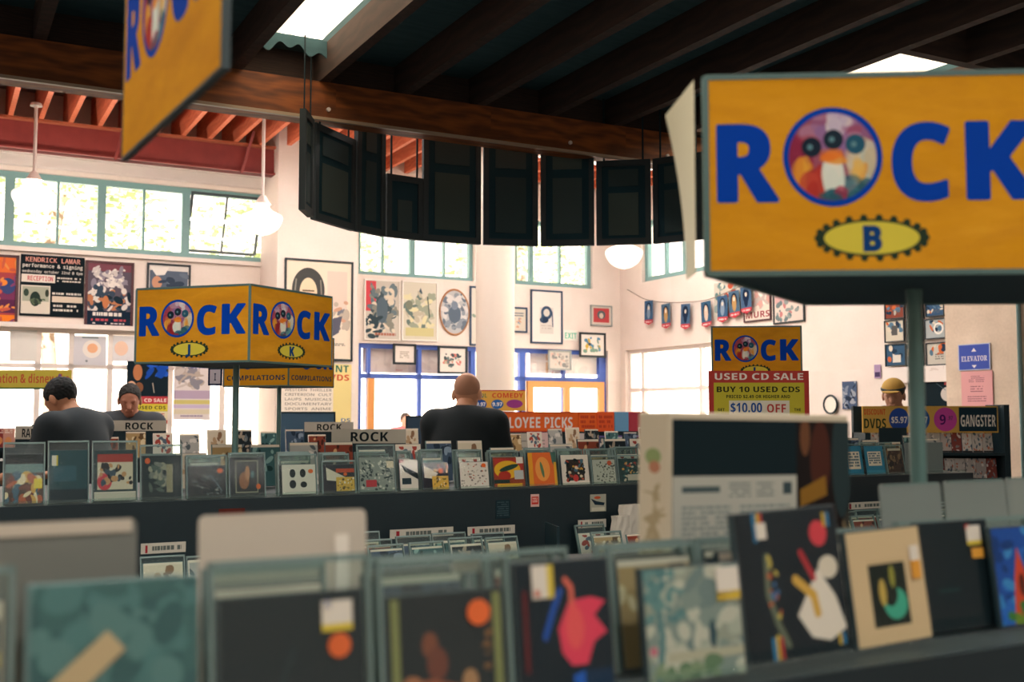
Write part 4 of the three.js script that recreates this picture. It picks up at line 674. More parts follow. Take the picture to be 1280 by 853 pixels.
onWall('A', 'framed_picture', 'small red and grey square print by the corner', 'picture', [738, 382, 765, 408], pic('#d0c4b8', ['R', '#b84a4c', 0.12, 0.12, 0.76, 0.72], ['C', '#5a6468', 0.5, 0.45, 0.2, 0.22], ['C', '#c8b8a8', 0.5, 0.5, 0.1, 0.14]), { frame: fr.silver, fw: 0.02 });
onWall('A', 'framed_picture', 'black-framed colourful drawing hanging under the red print', 'picture', [724, 416, 757, 447], pic('#e0d6cc', ['S', '#5a8aa8 #4a5a64 #c8a850 #7a9a88', 26, 0.2, 0.2, 0.6, 0.6, 0.07]), { off: 0.06, frame: fr.black, fw: 0.03 });
onWall('A', 'framed_picture', 'grey-framed faded print on the shop front transom', 'picture', [685, 438, 714, 463], pic('#cfc8be', ['S', '#b0a8a0 #8a8a88 #d8b8a8', 24, 0.15, 0.15, 0.7, 0.7, 0.08]), { off: 0.06, frame: fr.silver });
onWall('A', 'framed_picture', 'small black-framed sketch on the blue transom', 'picture', [491, 430, 520, 456], pic('#e0d6cc', ['X', '#a89c8c', 0.28, 0.35, 0.44, 0.4, 4, 0.6]), { off: 0.06, frame: fr.black, fw: 0.03 });
onWall('A', 'framed_picture', 'larger black-framed group print on the blue transom', 'picture', [547, 433, 584, 468], pic('#e0d6cc', ['S', '#6a7a78 #c87a70 #4a5658 #b8a890', 34, 0.2, 0.25, 0.6, 0.5, 0.06]), { off: 0.06, frame: fr.black, fw: 0.03 });
onWall('A', 'transom_banner', 'pale beige banner behind the shop front transom glass, next to the pier', 'banner', [453, 434, 588, 467], pic('#e8d8cc', ['R', '#d89890', 0.3, 0.1, 0.06, 0.8], ['R', '#dca8a0', 0.78, 0.1, 0.06, 0.8], ['S', '#e0cfc4 #eee2d8', 20, 0, 0, 1, 1, 0.1]), { off: -0.16 });
onWall('A', 'transom_banner', 'pale beige banner behind the transom glass past the column', 'banner', [662, 442, 752, 468], pic('#ecdfd2', ['R', '#d8a090', 0.28, 0.05, 0.04, 0.9], ['R', '#e0b890', 0.22, 0.05, 0.03, 0.9], ['S', '#e4d4c8 #f0e6dc', 14, 0, 0, 1, 1, 0.1]), { off: -0.16 });
onWall('A', 'exit_sign', 'small pale sign with green EXIT letters', 'sign', [704, 413, 722, 426], pic('#e8e4da', ['T', '#5cc0a0', 'EXIT', 0.5, 0.54, 0.8, 0.84]), { off: 0.01 });
onWall('A', 'window_poster', 'pale square poster with an orange circle on the low window glass', 'poster', [92, 420, 133, 457], pic('#d4d2d6', ['C', '#ece4dc', 0.55, 0.45, 0.28, 0.3], ['C', '#f0b890', 0.57, 0.42, 0.16, 0.16], ['R', '#7a8a8c', 0.25, 0.05, 0.5, 0.04], ['C', '#8a9094', 0.4, 0.85, 0.04]), { off: -0.045 });
onWall('A', 'window_poster', 'faint pale poster with a peach disc on the low window glass', 'poster', [141, 420, 176, 452], pic('#e6e2e2', ['C', '#f2cdb4', 0.3, 0.5, 0.24, 0.28]), { off: -0.045 });
onWall('A', 'window_poster', 'blank white sheet on the low window glass', 'poster', [12, 413, 46, 452], pic('#e4e0d8', ['R', '#c8ccc8', 0, 0, 1, 0.04]), { off: -0.045 });
onWall('A', 'sale_poster', 'dark music poster over a red and yellow CD sale strip', 'poster', [158, 452, 210, 530], pic('#1a262e', ['C', '#b87850', 0.26, 0.18, 0.11, 0.13], ['C', '#d8a888', 0.12, 0.42, 0.12, 0.1], ['C', '#8a5a40', 0.3, 0.42, 0.1, 0.08], ['S', '#2a5cc0 #1f4ca8', 16, 0.45, 0.05, 0.5, 0.16, 0.07], ['L', '#d8c8b0', 0.02, 0.62, 0.35, 0.66, 0.5], ['R', '#b84048', 0, 0.56, 1, 0.12], ['T', '#f0e8dc', 'USED CD SALE', 0.5, 0.62, 0.08, 0.94], ['R', '#cfc040', 0, 0.68, 1, 0.12], ['T', '#2a2a20', '10 USED CDS', 0.5, 0.74, 0.07, 0.9], ['R', '#e0d4b4', 0, 0.8, 1, 0.14], ['T', '#2a4a8a', '$10.00', 0.3, 0.87, 0.11, 0.5], ['T', '#b84048', 'OFF', 0.76, 0.87, 0.1, 0.34], ['R', '#c84c40', 0, 0.94, 1, 0.06]), { off: 0.02 });
onWall('A', 'sale_poster', 'white and lilac poster with a yellow band, beside the dark music poster', 'poster', [217, 452, 263, 525], pic('#ded4d0', ['S', '#b8a89c #8a8890 #c8bcb4', 40, 0.1, 0.08, 0.6, 0.35, 0.07], ['X', '#3c4a9c', 0.45, 0.06, 0.5, 0.07, 1, 0.8], ['R', '#b8a4b8', 0, 0.5, 1, 0.14], ['R', '#d0c478', 0, 0.66, 1, 0.07], ['R', '#c8b8d0', 0, 0.74, 1, 0.06], ['R', '#d8cdb0', 0, 0.82, 1, 0.08], ['X', '#8a7a98', 0.2, 0.92, 0.6, 0.04, 1, 0.6]), { off: 0.02 });
onWall('A', 'list_poster', 'pale list board of film genres on the pier', 'poster', [345, 455, 439, 545], pic('#e2d6c6', ['R', '#e4cf8c', 0.75, 0, 0.25, 1], ['T', '#3c6a5c', 'INDEPENDENT', 0.46, 0.07, 0.13, 1.0], ['T', '#c8543c', 'DVDS', 0.78, 0.19, 0.12, 0.38], ...['FRENCH  FOREIGN', 'WESTERN  THRILLER', 'CRITERION  CULT', 'LAUPS  MUSICALS', 'DOCUMENTARY', 'SPORTS  ANIME'].map((s, i) => ['T', '#6a645c', s, 0.42, 0.3 + i * 0.065, 0.05, 0.62, 'normal']), ['T', '#4a6a9c', 'DS', 0.92, 0.78, 0.07, 0.14]), { v: 12.5 });
onWall('B', 'wall_poster', 'pale poster high on the bunting wall beside the sign', 'poster', [893, 352, 926, 398], pic('#c4beb0', ['S', '#8a9a94 #5a7a7c #b8543c #d8d0c0', 30, 0.05, 0.1, 0.9, 0.8, 0.08]), {});
onWall('B', 'wall_poster', 'pale concert poster lettered MURS above the L sign', 'poster', [930, 358, 964, 402], pic('#d8cabc', ['S', '#c89a90 #b8a8a0 #e8dcd0', 30, 0, 0, 1, 0.7, 0.1], ['T', '#8a3c44', 'MURS', 0.5, 0.82, 0.26, 0.94]), { frame: fr.red, fw: 0.02 });
onWall('B', 'wall_poster', 'pink and grey poster at the edge of the L sign', 'poster', [967, 364, 1006, 404], pic('#d4c4b8', ['R', '#c8a09c', 0.05, 0.05, 0.9, 0.3], ['S', '#8a9490 #6a7a7c #b87a78', 24, 0.1, 0.3, 0.7, 0.6, 0.07]), { frame: fr.black, fw: 0.02 });
onWall('B', 'wall_poster', 'small dark blue photo strip taped to the bare wall', 'poster', [1053, 477, 1071, 512], pic('#4a5a74', ['S', '#7a8698 #2a3648 #9aa0a8', 30, 0, 0, 1, 1, 0.1]), {});
onWall('B', 'wall_poster', 'tiny purple sticker on the bare wall', 'sticker', [1093, 456, 1101, 473], pic('#a890b0', ['R', '#4a3c5c', 0.1, 0.55, 0.8, 0.35]), {});
// oval ring on the wall
{ const p = wallB(1038, 506, UB - 0.03), t = thing('wall_ring', 'round white disc with a thick black rim on the bare wall', 'mirror', W(p.u, p.y, p.v), TH - Math.PI / 2);
  part('rim', new THREE.TorusGeometry(0.1, 0.012, 10, 40), M.blackframe, t); part('disc', new THREE.CircleGeometry(0.1, 32), M.paper, t); }
// covers displayed on the wall by the pillar
const wallCov = [[1106, 378, 1131, 399], [1106, 400, 1131, 428], [1107, 430, 1133, 458], [1134, 378, 1154, 399], [1134, 400, 1154, 428], [1134, 430, 1154, 458], [1157, 378, 1181, 396], [1156, 398, 1183, 424], [1158, 428, 1186, 457]];
const wcTint = ['#8a4a3c', '#d0c8b4', '#3c5a74', '#c8703c', '#b8b4a4', '#4a5a7c', '#3c5a7a', '#a8b0b0', '#c4c0b4'];
wallCov.forEach((r, i) => onWall('B', 'displayed_record', ['record sleeve in brown and blue', 'cream record sleeve with a small dark picture', 'blue record sleeve with a white square', 'orange record sleeve behind the pole', 'pale record sleeve behind the pole', 'slate record sleeve behind the pole', 'blue record sleeve with orange corner', 'pale blue record sleeve with a white ring', 'white record sleeve with grey lettering'][i] + ' displayed on the wall by the pillar', 'record', r, pic(wcTint[i], ['S', '#2a3c50 #d8cdb8 #c86a40 #5a7a90', 10, 0.1, 0.1, 0.8, 0.6, 0.12], ...(i === 1 ? [['R', '#5a5a58', 0.35, 0.25, 0.3, 0.45]] : i === 2 ? [['R', '#d8d4c8', 0.35, 0.5, 0.4, 0.35]] : i === 7 ? [['O', '#e8e4da', 0.65, 0.5, 0.2, 0.25, 0.08]] : [['X', '#6a6a68', 0.4, 0.5, 0.4, 0.3, 3, 0.5]])), { group: 'record sleeves on the wall', off: 0.03, frame: fr.black, fw: 0.012 }));
onWall('B', 'wall_shelf_front', 'white shelf fascia under the displayed records', 'shelf', [1104, 458, 1200, 478], pic('#e8dfd8', ['S', '#d8ccc4', 8, 0.5, 0.1, 0.5, 0.8, 0.05]), { off: 0.05 });
onWall('B', 'notice_board', 'black notice panel with a round white dial under the white shelf', 'panel', [1136, 478, 1201, 512], pic('#1a262c', ['C', '#c8c0b8', 0.76, 0.45, 0.13, 0.26], ['L', '#5a6a70', 0.01, 0.55, 0.05, 0.72, 0.3], ['R', '#a84a4c', 0.7, 0.0, 0.3, 0.12]), { off: 0.03 });
onWall('B', 'dark_panel', 'narrow dark brown panel hung against the pillar edge', 'panel', [1187, 376, 1202, 462], pic('#241f22', ['R', '#3a2a2a', 0.2, 0.1, 0.6, 0.86]), { off: 0.04 });
onWall('B', 'direction_sign', 'blue plastic sign lettered ELEVATOR on the concrete pillar', 'sign', [1198, 430, 1238, 463], pic('#4a5cae', ['F', '#b8c0d8', 0.02, 0.02, 0.96, 0.96, 0.03], ['T', '#e8e0e4', 'ELEVATOR', 0.5, 0.56, 0.26, 0.8, 'bold', 'serif'], ['P', '#e8e0e4', 0.42, 0.3, 0.5, 0.16, 0.58, 0.3], ['P', '#e8e0e4', 0.42, 0.8, 0.5, 0.92, 0.58, 0.8]), { u: UB - 0.35 });
onWall('B', 'pink_notice', 'pink paper notice taped under the ELEVATOR sign', 'notice', [1202, 464, 1241, 509], pic('#e4a8a8', ['X', '#8a5a64', 0.25, 0.14, 0.5, 0.2, 4, 0.35], ['X', '#8a5a64', 0.3, 0.42, 0.4, 0.2, 3, 0.35], ['X', '#8a5a64', 0.2, 0.7, 0.6, 0.18, 3, 0.35]), { u: UB - 0.35 });

// bunting: a cord and small pennants with pictures
{
  const P = [[784, 362], [806, 374], [830, 378], [856, 378], [884, 375], [905, 367], [930, 356], [960, 345]].map(([x, y]) => onU(x, y, UB - 0.05));
  const curve = new THREE.CatmullRomCurve3(P);
  single('bunting_cord', new THREE.TubeGeometry(curve, 50, 0.006, 6), mat('#8a7a6a', 0.8), 'thin cord looping across the wall and carrying pennants', 'cord');
  const kinds = [['#3c5a78', '#7a8ca0', '#b8444c'], ['#4a6478', '#b08a58', '#b8444c'], ['#46607c', '#1f2c44', '#b8444c'], ['#3a5a74', '#d0b8a4', '#b8444c']];
  const words = ['pennant with a pale robed figure', 'pennant with an ochre figure', 'pennant with a dark navy figure', 'pennant with a light-skinned figure'];
  const arts = kinds.map(([b, c, r]) => art(90, 150, pic(b, ['C', '#1c2c40', 0.5, 0.34, 0.3, 0.26], ['C', c, 0.5, 0.45, 0.2, 0.3], ['C', '#d8c8b4', 0.5, 0.3, 0.1, 0.08], ['R', r, 0, 0.78, 1, 0.22], ['X', '#e8d8d0', 0.15, 0.84, 0.7, 0.08, 1, 0.7])));
  [[811, 0], [832, 1], [857, 2], [882, 3], [903, 0], [917, 1], [932, 2]].forEach(([px, k], i) => {
    const q = onU(px, [376, 380, 380, 377, 370, 364, 358][i], UB - 0.066), a = arts[k], w = 0.2, h = 0.34;
    const sh = new THREE.Shape([[-w / 2, 0], [-w / 2, -h * 0.9], [0, -h], [w / 2, -h * 0.9], [w / 2, 0]].map((p) => new THREE.Vector2(...p)));
    const g = new THREE.ExtrudeGeometry(sh, { depth: 0.002, bevelEnabled: false }), uv = g.attributes.uv, p = g.attributes.position;
    for (let j = 0; j < uv.count; j++) uv.setXY(j, a.u0 + (a.u1 - a.u0) * (p.getX(j) / w + 0.5), a.v1 + (a.v1 - a.v0) * (p.getY(j) / h));
    const o = single('pennant', g, a.s.matte, `${words[k]} and a red hem, ${i < 4 ? 'hanging clear on the cord' : 'hanging over the posters'}`, 'pennant', q, TH - Math.PI / 2, 'pennants on the cord'); o.rotation.z = rr(-0.06, 0.06);
  });
}

// ------------------------------------------------------------------ further signs and racks
{ // ROCK COMPILATIONS box behind the J and K sign
  const comp = art(420, 244, (k, w, h) => { rockArt('')(k, w, h); k.fillStyle = '#d8961c'; k.fillRect(0, h * 0.68, w, h * 0.32); k.fillStyle = '#23385c'; k.font = `bold ${Math.round(h * 0.14)}px sans-serif`; k.textAlign = 'center'; k.textBaseline = 'middle'; k.save(); k.translate(w / 2, h * 0.84); k.scale(0.92 * w / k.measureText('COMPILATIONS').width, 1); k.fillText('COMPILATIONS', 0, 0); k.restore(); });
  const C = XZ(360, 6.2), l = XZ(279, 6.35), r = XZ(416, 6.55);
  const t = prismSign('rock_sign', 'yellow ROCK COMPILATIONS sign half hidden behind the J and K sign', [l, C, r, [l[0] + r[0] - C[0], l[1] + r[1] - C[1]]], 1.672, SH, [comp, comp, null, null], 0);
  const ia = art(64, 84, pic('#d8d0dc', ['F', '#1f2c4c', 0.07, 0.06, 0.86, 0.88, 0.14], ['T', '#1f2c4c', 'I', 0.5, 0.52, 0.55, 0.14])), q = atD(269, 471, 6.36);
  part('letter_tile', board(0.082, 0.105, 0.004, ia), ia.s.matte, t, [q.x - t.position.x, q.y - t.position.y, q.z - t.position.z]);
}
function standing(name, label, cat, x0, y0, x1, y1, D, draw, { turn = 0, base = 0, posts = 2, back = M.black, res = 260, thick = 0.015 } = {}) {
  const a = art(res, Math.max(24, Math.round(res * (y1 - y0) / (x1 - x0))), draw), L = atD(x0, (y0 + y1) / 2, D), R = atD(x1, (y0 + y1) / 2, D), T = atD((x0 + x1) / 2, y0, D), B = atD((x0 + x1) / 2, y1, D), w = R.x - L.x, h = T.y - B.y;
  const t = thing(name, label, cat, new V3((L.x + R.x) / 2, base + 0.001, -D), turn);
  part('board', board(w, h, thick, a, 0, B.y - base + h / 2, 0), a.s.matte, t);
  for (let i = 0; i < posts; i++) part('post', box(0.025, B.y - base + h * 0.4, 0.02, posts > 1 ? (i - 0.5) * w * 0.8 : 0, (B.y - base + h * 0.4) / 2, -0.02), back, t);
  return { t, w, h, y: B.y - base };
}
standing('sale_board', 'red and yellow USED CD SALE board below the letter L sign', 'sign', 886, 464, 1011, 522, 5.75, pic('#b8443c', ['R', '#c4b83c', 0.05, 0.26, 0.9, 0.74], ['T', '#f0e8dc', 'USED CD SALE', 0.5, 0.13, 0.2, 0.9], ['T', '#232a20', 'BUY 10 USED CDS', 0.49, 0.4, 0.17, 0.84], ['T', '#232a20', 'PRICED $2.49 OR HIGHER AND', 0.49, 0.555, 0.09, 0.64], ['R', '#e0d8c4', 0.2, 0.64, 0.6, 0.34], ['T', '#1f4c94', '$10.00', 0.37, 0.8, 0.27, 0.32], ['T', '#b8443c', 'OFF', 0.67, 0.81, 0.25, 0.2], ['T', '#232a20', 'GET', 0.12, 0.84, 0.08, 0.07], ['T', '#232a20', 'THE', 0.88, 0.84, 0.08, 0.07]), { base: LEDGE2, res: 420 });
standing('genre_sign', 'yellow COMEDY sign beside the white column', 'sign', 594, 488, 657, 514, 10.4, pic('#c89a44', ['R', '#a8382c', 0, 0, 1, 0.06], ['T', '#3c6a4c', 'VOL', 0.14, 0.28, 0.26, 0.2], ['T', '#b83c2c', 'COMEDY', 0.64, 0.26, 0.32, 0.62], ['C', '#2a4a8a', 0.12, 0.68, 0.11, 0.22], ['C', '#2a5a94', 0.44, 0.68, 0.12, 0.22], ['C', '#8a3c7c', 0.78, 0.66, 0.16, 0.2], ['T', '#e8e0d4', '9.97', 0.12, 0.68, 0.24, 0.18], ['T', '#e8e0d4', '9.97', 0.44, 0.68, 0.24, 0.2]));
standing('genre_sign', 'yellow sign reading & disney with red letters', 'sign', -30, 463, 89, 487, 9.6, pic('#b0a040', ['R', '#3c5a3c', 0, 0.9, 1, 0.1], ['T', '#a84a34', 'animation & disney vhs', 0.5, 0.46, 0.62, 0.96], ['C', '#6a4a7c', 0.88, 0.4, 0.02, 0.2]), { res: 400 });
{ // EMPLOYEE PICKS rack
  const v = 8.75, uOf = (px) => toUV(onV(px, 530, v)).u, yOf = (px, py) => onV(px, py, v).y, w = uOf(806) - uOf(606), uc = (uOf(806) + uOf(606)) / 2, top = yOf(700, 515), bot = yOf(700, 540), bw = top - bot;
  const t = thing('picks_rack', 'black display rack under the orange EMPLOYEE PICKS banner', 'rack', W(uc, 0, v), TH), X = (px) => uOf(px) - uc;
  const a = art(520, 120, pic('#d8622c', ['R', '#a83c2c', 0, 0, 1, 0.06], ['R', '#a83c2c', 0, 0.94, 1, 0.06], ['T', '#ded6d2', 'EMPLOYEE PICKS', 0.47, 0.54, 0.72, 0.94]));
  part('backboard', box(w, bot, 0.05, 0, bot / 2, -0.03), M.black, t);
  part('banner', board(X(722) - X(606), bw, 0.02, a, (X(722) + X(606)) / 2, top - bw / 2, 0), a.s.matte, t);
  for (const [c, x0, x1, k] of [['#d8622c', 723, 745, 3], ['#d85a30', 746, 767, 3], ['#6a9cc0', 768, 785, 0], ['#a8404c', 786, 806, 0]]) { const b = art(64, 64, pic(c, ...(k ? [['X', '#b0402a', 0.1, 0.2, 0.8, 0.7, k, 0.6]] : []))); part('banner_panel', board(X(x1) - X(x0), bw, 0.02, b, (X(x0) + X(x1)) / 2, top - bw / 2, 0), b.s.matte, t); }
  const sy = 1.12; part('shelf', box(w, 0.02, 0.25, 0, sy - 0.01, 0.1), M.black, t);
  const items = [[622, 542, 678, '#b8b2a4', 'large blank grey sheet on the rack', 0.03], [664, 541, 681, '#d8b8b4', 'pink leaflet on the rack', 0.06], [688, 555, 726, '#d0c8ba', 'white card stack at the rack corner', 0.06], [712, 542, 728, '#c8c0bc', 'white leaflet behind the card stack', 0.03]];
  for (const [x0, y0, x1, c, l, dz] of items) { const h = yOf((x0 + x1) / 2, y0) - sy, b = art(80, 64, pic(c, ['X', '#8a8480', 0.15, 0.3, 0.6, 0.4, 3, 0.4])); single('leaflet', board(uOf(x1) - uOf(x0), h, 0.004, b, 0, h / 2, 0), b.s.matte, l + ' under the EMPLOYEE PICKS banner', 'leaflet', W((uOf(x0) + uOf(x1)) / 2, sy + 0.001, v - dz), TH); }
  for (let i = 0; i < 5; i++) { const b = art(64, 72, pic(['#2a3c40', '#3a4a50', '#c8bfb4', '#3c4a5c', '#5c2a34'][i], ['S', '#c8bcae #b8303c #5a7a80 #d8d0c4', 16, 0.05, 0.15, 0.9, 0.7, 0.09], ['R', '#6a5a98', 0, 0, 1, 0.08])), h = yOf(760, 545) - sy; single('magazine', board(0.115, h, 0.01, b, 0, h / 2, 0), b.s.m, ['dark green magazine', 'grey magazine with a red mark', 'pale magazine', 'slate blue magazine', 'maroon magazine'][i] + ' on the picks rack', 'magazine', W(uOf(738 + i * 15), sy + 0.001, v - 0.04), TH, 'magazines on the picks rack'); }
}
{ // navy and blue-grey panels standing on the third browser
  for (const [x0, y0, x1, v, c, l] of [[513, 520, 622, 8.38, '#1f3d54', 'dark navy display panel in front of the bald customer'], [350, 515, 416, 8.38, '#3d5f78', 'blue-grey display panel below the film genre board']]) {
    const s = slot(x0, x1, y0, 1.2, v), t = thing('display_panel', l, 'panel', W(s.u, 1.2, v), TH - 0.3);
    part('panel', rbox(s.w, s.h, 0.02, 0.004, 0, s.h / 2, 0), mat(c, 0.4), t); part('panel_frame', merge([box(s.w + 0.02, 0.012, 0.026, 0, s.h - 0.006, 0), box(0.012, s.h, 0.026, -s.w / 2 - 0.004, s.h / 2, 0), box(0.012, s.h, 0.026, s.w / 2 + 0.004, s.h / 2, 0)]), M.black, t);
  }
}
{ // discount DVD rack by the pillar
  const D = 8.3, L = atD(1074, 540, D), R = atD(1252, 540, D), w = R.x - L.x, x = (L.x + R.x) / 2, yT = atD(1160, 508, D).y, yB = atD(1160, 541, D).y;
  const t = thing('dvd_rack', 'black DVD rack topped by the DISCOUNT DVDS strip', 'rack', new V3(x, 0, -D), 0);
  const a = art(560, 110, pic('#c8a050', ['T', '#c8502c', 'DISCOUNT', 0.09, 0.22, 0.3, 0.16], ['T', '#2c3c28', 'DVDS', 0.09, 0.66, 0.48, 0.17], ['C', '#2c4a94', 0.27, 0.5, 0.075, 0.42], ['T', '#e0dcd4', '$5.97', 0.27, 0.52, 0.32, 0.12], ['C', '#2a5494', 0.42, 0.5, 0.075, 0.42], ['T', '#e0dcd4', '$7.97', 0.42, 0.52, 0.32, 0.12], ['C', '#c04a9c', 0.61, 0.5, 0.085, 0.44], ['T', '#4a2060', '9', 0.59, 0.52, 0.5, 0.05], ['T', '#5a4060', '.97', 0.645, 0.45, 0.22, 0.04], ['R', '#1f3440', 0.71, 0.06, 0.28, 0.88], ['T', '#e4ded4', 'GANGSTER', 0.85, 0.56, 0.6, 0.26]));
  part('backboard', box(w, yT, 0.05, 0, yT / 2, -0.16), M.black, t);
  part('sign_strip', board(w - 0.06, yT - yB, 0.02, a, -0.02, (yT + yB) / 2, 0.05), a.s.matte, t);
  part('side_panel', box(0.04, yT + 0.01, 0.32, w / 2 - 0.02, (yT + 0.01) / 2, -0.02), M.black, t); part('side_panel', box(0.04, yB, 0.32, -w / 2 + 0.02, yB / 2, -0.02), M.black, t);
  const shelves = [566, 600].map((py) => atD(1200, py, D).y);
  for (const y of shelves) part('shelf', box(w - 0.08, 0.02, 0.28, 0, y - 0.01, -0.01), M.black, t);
  let n = 0;
  shelves.forEach((y, r) => { for (let px = 1090 + r * 4; px < 1238; px += 13) { const q = atD(px, 560, D), b = art(48, 66, pic(['#d0c8c0', '#c4bcb4', '#b8aea8', '#8a4a44', '#d8d0c8'][n % 5], ['S', '#8a8a88 #c87a60 #5a6a78 #e8e0d8', 18, 0, 0, 1, 1, 0.08], ['R', '#3a3a3c', 0, 0.92, 1, 0.08])); const g = board(0.075, 0.16, 0.014, b, 0, 0.08, 0); single('dvd_case', g, b.s.m, `${['white', 'pale grey', 'dusty pink', 'dark red', 'cream'][n % 5]} shrink-wrapped DVD, ${ordw(Math.round((px - 1090 - r * 4) / 13))} along the ${r ? 'lower' : 'upper'} shelf of the discount rack`, 'DVD', new V3(q.x, y + 0.003, -D + 0.03), rr(-0.1, 0.1), r ? 'DVDs on the lower discount shelf' : 'DVDs on the upper discount shelf').rotation.x = -0.12; n++; } });
  const pp = atD(1116, 542, 7.6); const b = single('black_card', rbox(0.2, 0.24, 0.006, 0.002, 0, 0.12, 0), M.black, 'plain black header card in front of the discount strip', 'header card', W(toUV(onV(1116, 540, 5.2)).u, LEDGE2 + 0.001, 5.2), TH - 0.3);
}
{ // video rack at the far left
  const D = 9.9, t = thing('video_rack', 'black video rack beside the stooping customer', 'rack', new V3(atD(10, 540, D).x, 0, -D), 0);
  part('carcass', merge([box(1.1, 1.3, 0.03, 0, 0.65, -0.15), box(1.1, 0.03, 0.3, 0, 1.2, 0), box(0.03, 1.42, 0.3, 0.29, 0.71, 0)]), M.black, t);
  const tint = ['#8a3c3c', '#c89080', '#d8d0c4', '#3c5a78', '#c8784c', '#a8b0a4'];
  for (let i = 0; i < 6; i++) { const a = art(56, 96, pic(tint[i], ['C', '#d8905c', 0.5, 0.65, 0.3, 0.2], ['X', '#f0e4d4', 0.15, 0.1, 0.7, 0.2, 2, 0.6])), q = atD(2 + i * 13 + (i > 3 ? 14 : 0), 530, D); single('video_box', board(0.095, 0.17, 0.025, a, 0, 0.085, 0), a.s.m, ['maroon', 'salmon', 'white', 'blue', 'orange', 'grey-green'][i] + ' video box on the black video rack', 'video box', new V3(q.x, 1.217, -D + 0.02 + (i % 2) * 0.03), 0, 'video boxes on the rack'); }
}

// ------------------------------------------------------------------ people
const sdCap = (p, a, b, r0, r1) => { const bx = b[0] - a[0], by = b[1] - a[1], bz = b[2] - a[2], px = p[0] - a[0], py = p[1] - a[1], pz = p[2] - a[2], t = Math.max(0, Math.min(1, (px * bx + py * by + pz * bz) / (bx * bx + by * by + bz * bz || 1e-9))); return Math.hypot(px - bx * t, py - by * t, pz - bz * t) - (r0 + (r1 - r0) * t); };
const sdEll = (p, c, r) => { const x = (p[0] - c[0]) / r[0], y = (p[1] - c[1]) / r[1], z = (p[2] - c[2]) / r[2], k = Math.hypot(x, y, z); return (k - 1) * Math.min(r[0], r[1], r[2]); };
const smin = (a, b, k) => { const h = Math.max(k - Math.abs(a - b), 0) / k; return Math.min(a, b) - h * h * k / 4; };
function meshField(f, lo, size, res) {
  const mc = new MarchingCubes(res, M.black, false, false, 120000); mc.isolation = 0; mc.reset();
  const h = res / 2;
  for (let z = 0; z < res; z++) for (let y = 0; y < res; y++) for (let x = 0; x < res; x++)
    mc.field[x + y * res + z * res * res] = -f([lo[0] + ((x - h) / h * 0.5 + 0.5) * size, lo[1] + ((y - h) / h * 0.5 + 0.5) * size, lo[2] + ((z - h) / h * 0.5 + 0.5) * size]);
  mc.update();
  const n = mc.count, P = new Float32Array(mc.positionArray.slice(0, n * 3)), N = new Float32Array(mc.normalArray.slice(0, n * 3));
  for (let i = 0; i < n; i++) for (let k = 0; k < 3; k++) P[3 * i + k] = lo[k] + (P[3 * i + k] * 0.5 + 0.5) * size;
  const g = new THREE.BufferGeometry(); g.setAttribute('position', new THREE.BufferAttribute(P, 3)); g.setAttribute('normal', new THREE.BufferAttribute(N, 3));
  return g;
}
const headField = (p) => { // head centred at its middle, face to +z, 0.24 tall
  let d = sdEll(p, [0, 0.035, -0.012], [0.076, 0.088, 0.096]);
  d = smin(d, sdEll(p, [0, -0.035, 0.018], [0.06, 0.085, 0.07]), 0.04);
  d = smin(d, sdEll(p, [0, -0.095, 0.055], [0.028, 0.022, 0.025]), 0.03);
  d = smin(d, sdCap(p, [0, 0.012, 0.085], [0, -0.03, 0.108], 0.009, 0.015), 0.014);
  d = smin(d, sdCap(p, [-0.035, 0.022, 0.077], [0.035, 0.022, 0.077], 0.009, 0.009), 0.014);
  for (const s of [-1, 1]) { d = Math.max(d, -sdEll(p, [s * 0.031, 0.002, 0.09], [0.015, 0.009, 0.012])); d = smin(d, sdEll(p, [s * 0.031, 0.001, 0.074], [0.013, 0.011, 0.012]), 0.003); d = smin(d, sdEll(p, [s * 0.08, -0.012, -0.008], [0.012, 0.034, 0.02]), 0.008); }
  d = smin(d, sdCap(p, [-0.02, -0.06, 0.084], [0.02, -0.06, 0.084], 0.007, 0.007), 0.008);
  return d;
};
// hand chain: palm, four fingers and a thumb, curled a little; at = wrist, dir = along the forearm
function handBones(w, f, side) {
  const d = new V3(...f).normalize(), n = new V3(0, 1, 0).cross(d).normalize(), out = [], at = (a, b, c = 0) => [w[0] + d.x * a + n.x * b, w[1] + d.y * a + n.y * b + c, w[2] + d.z * a + n.z * b];
  out.push([at(0, 0), at(0.08, -0.02), 0.024, 0.02], [at(0, 0), at(0.08, 0.022), 0.024, 0.02]);
  [-0.033, -0.011, 0.011, 0.032].forEach((o, i) => { const l = [0.07, 0.08, 0.075, 0.058][i]; out.push([at(0.085, o), at(0.085 + l * 0.55, o * 1.1, -0.012), 0.0098, 0.009], [at(0.085 + l * 0.55, o * 1.1, -0.012), at(0.085 + l * 0.8, o * 1.1, -0.045), 0.009, 0.008]); });
  out.push([at(0.03, side * 0.03), at(0.075, side * 0.06, -0.01), 0.013, 0.01], [at(0.075, side * 0.06, -0.01), at(0.1, side * 0.058, -0.03), 0.01, 0.009]);
  return out;
}
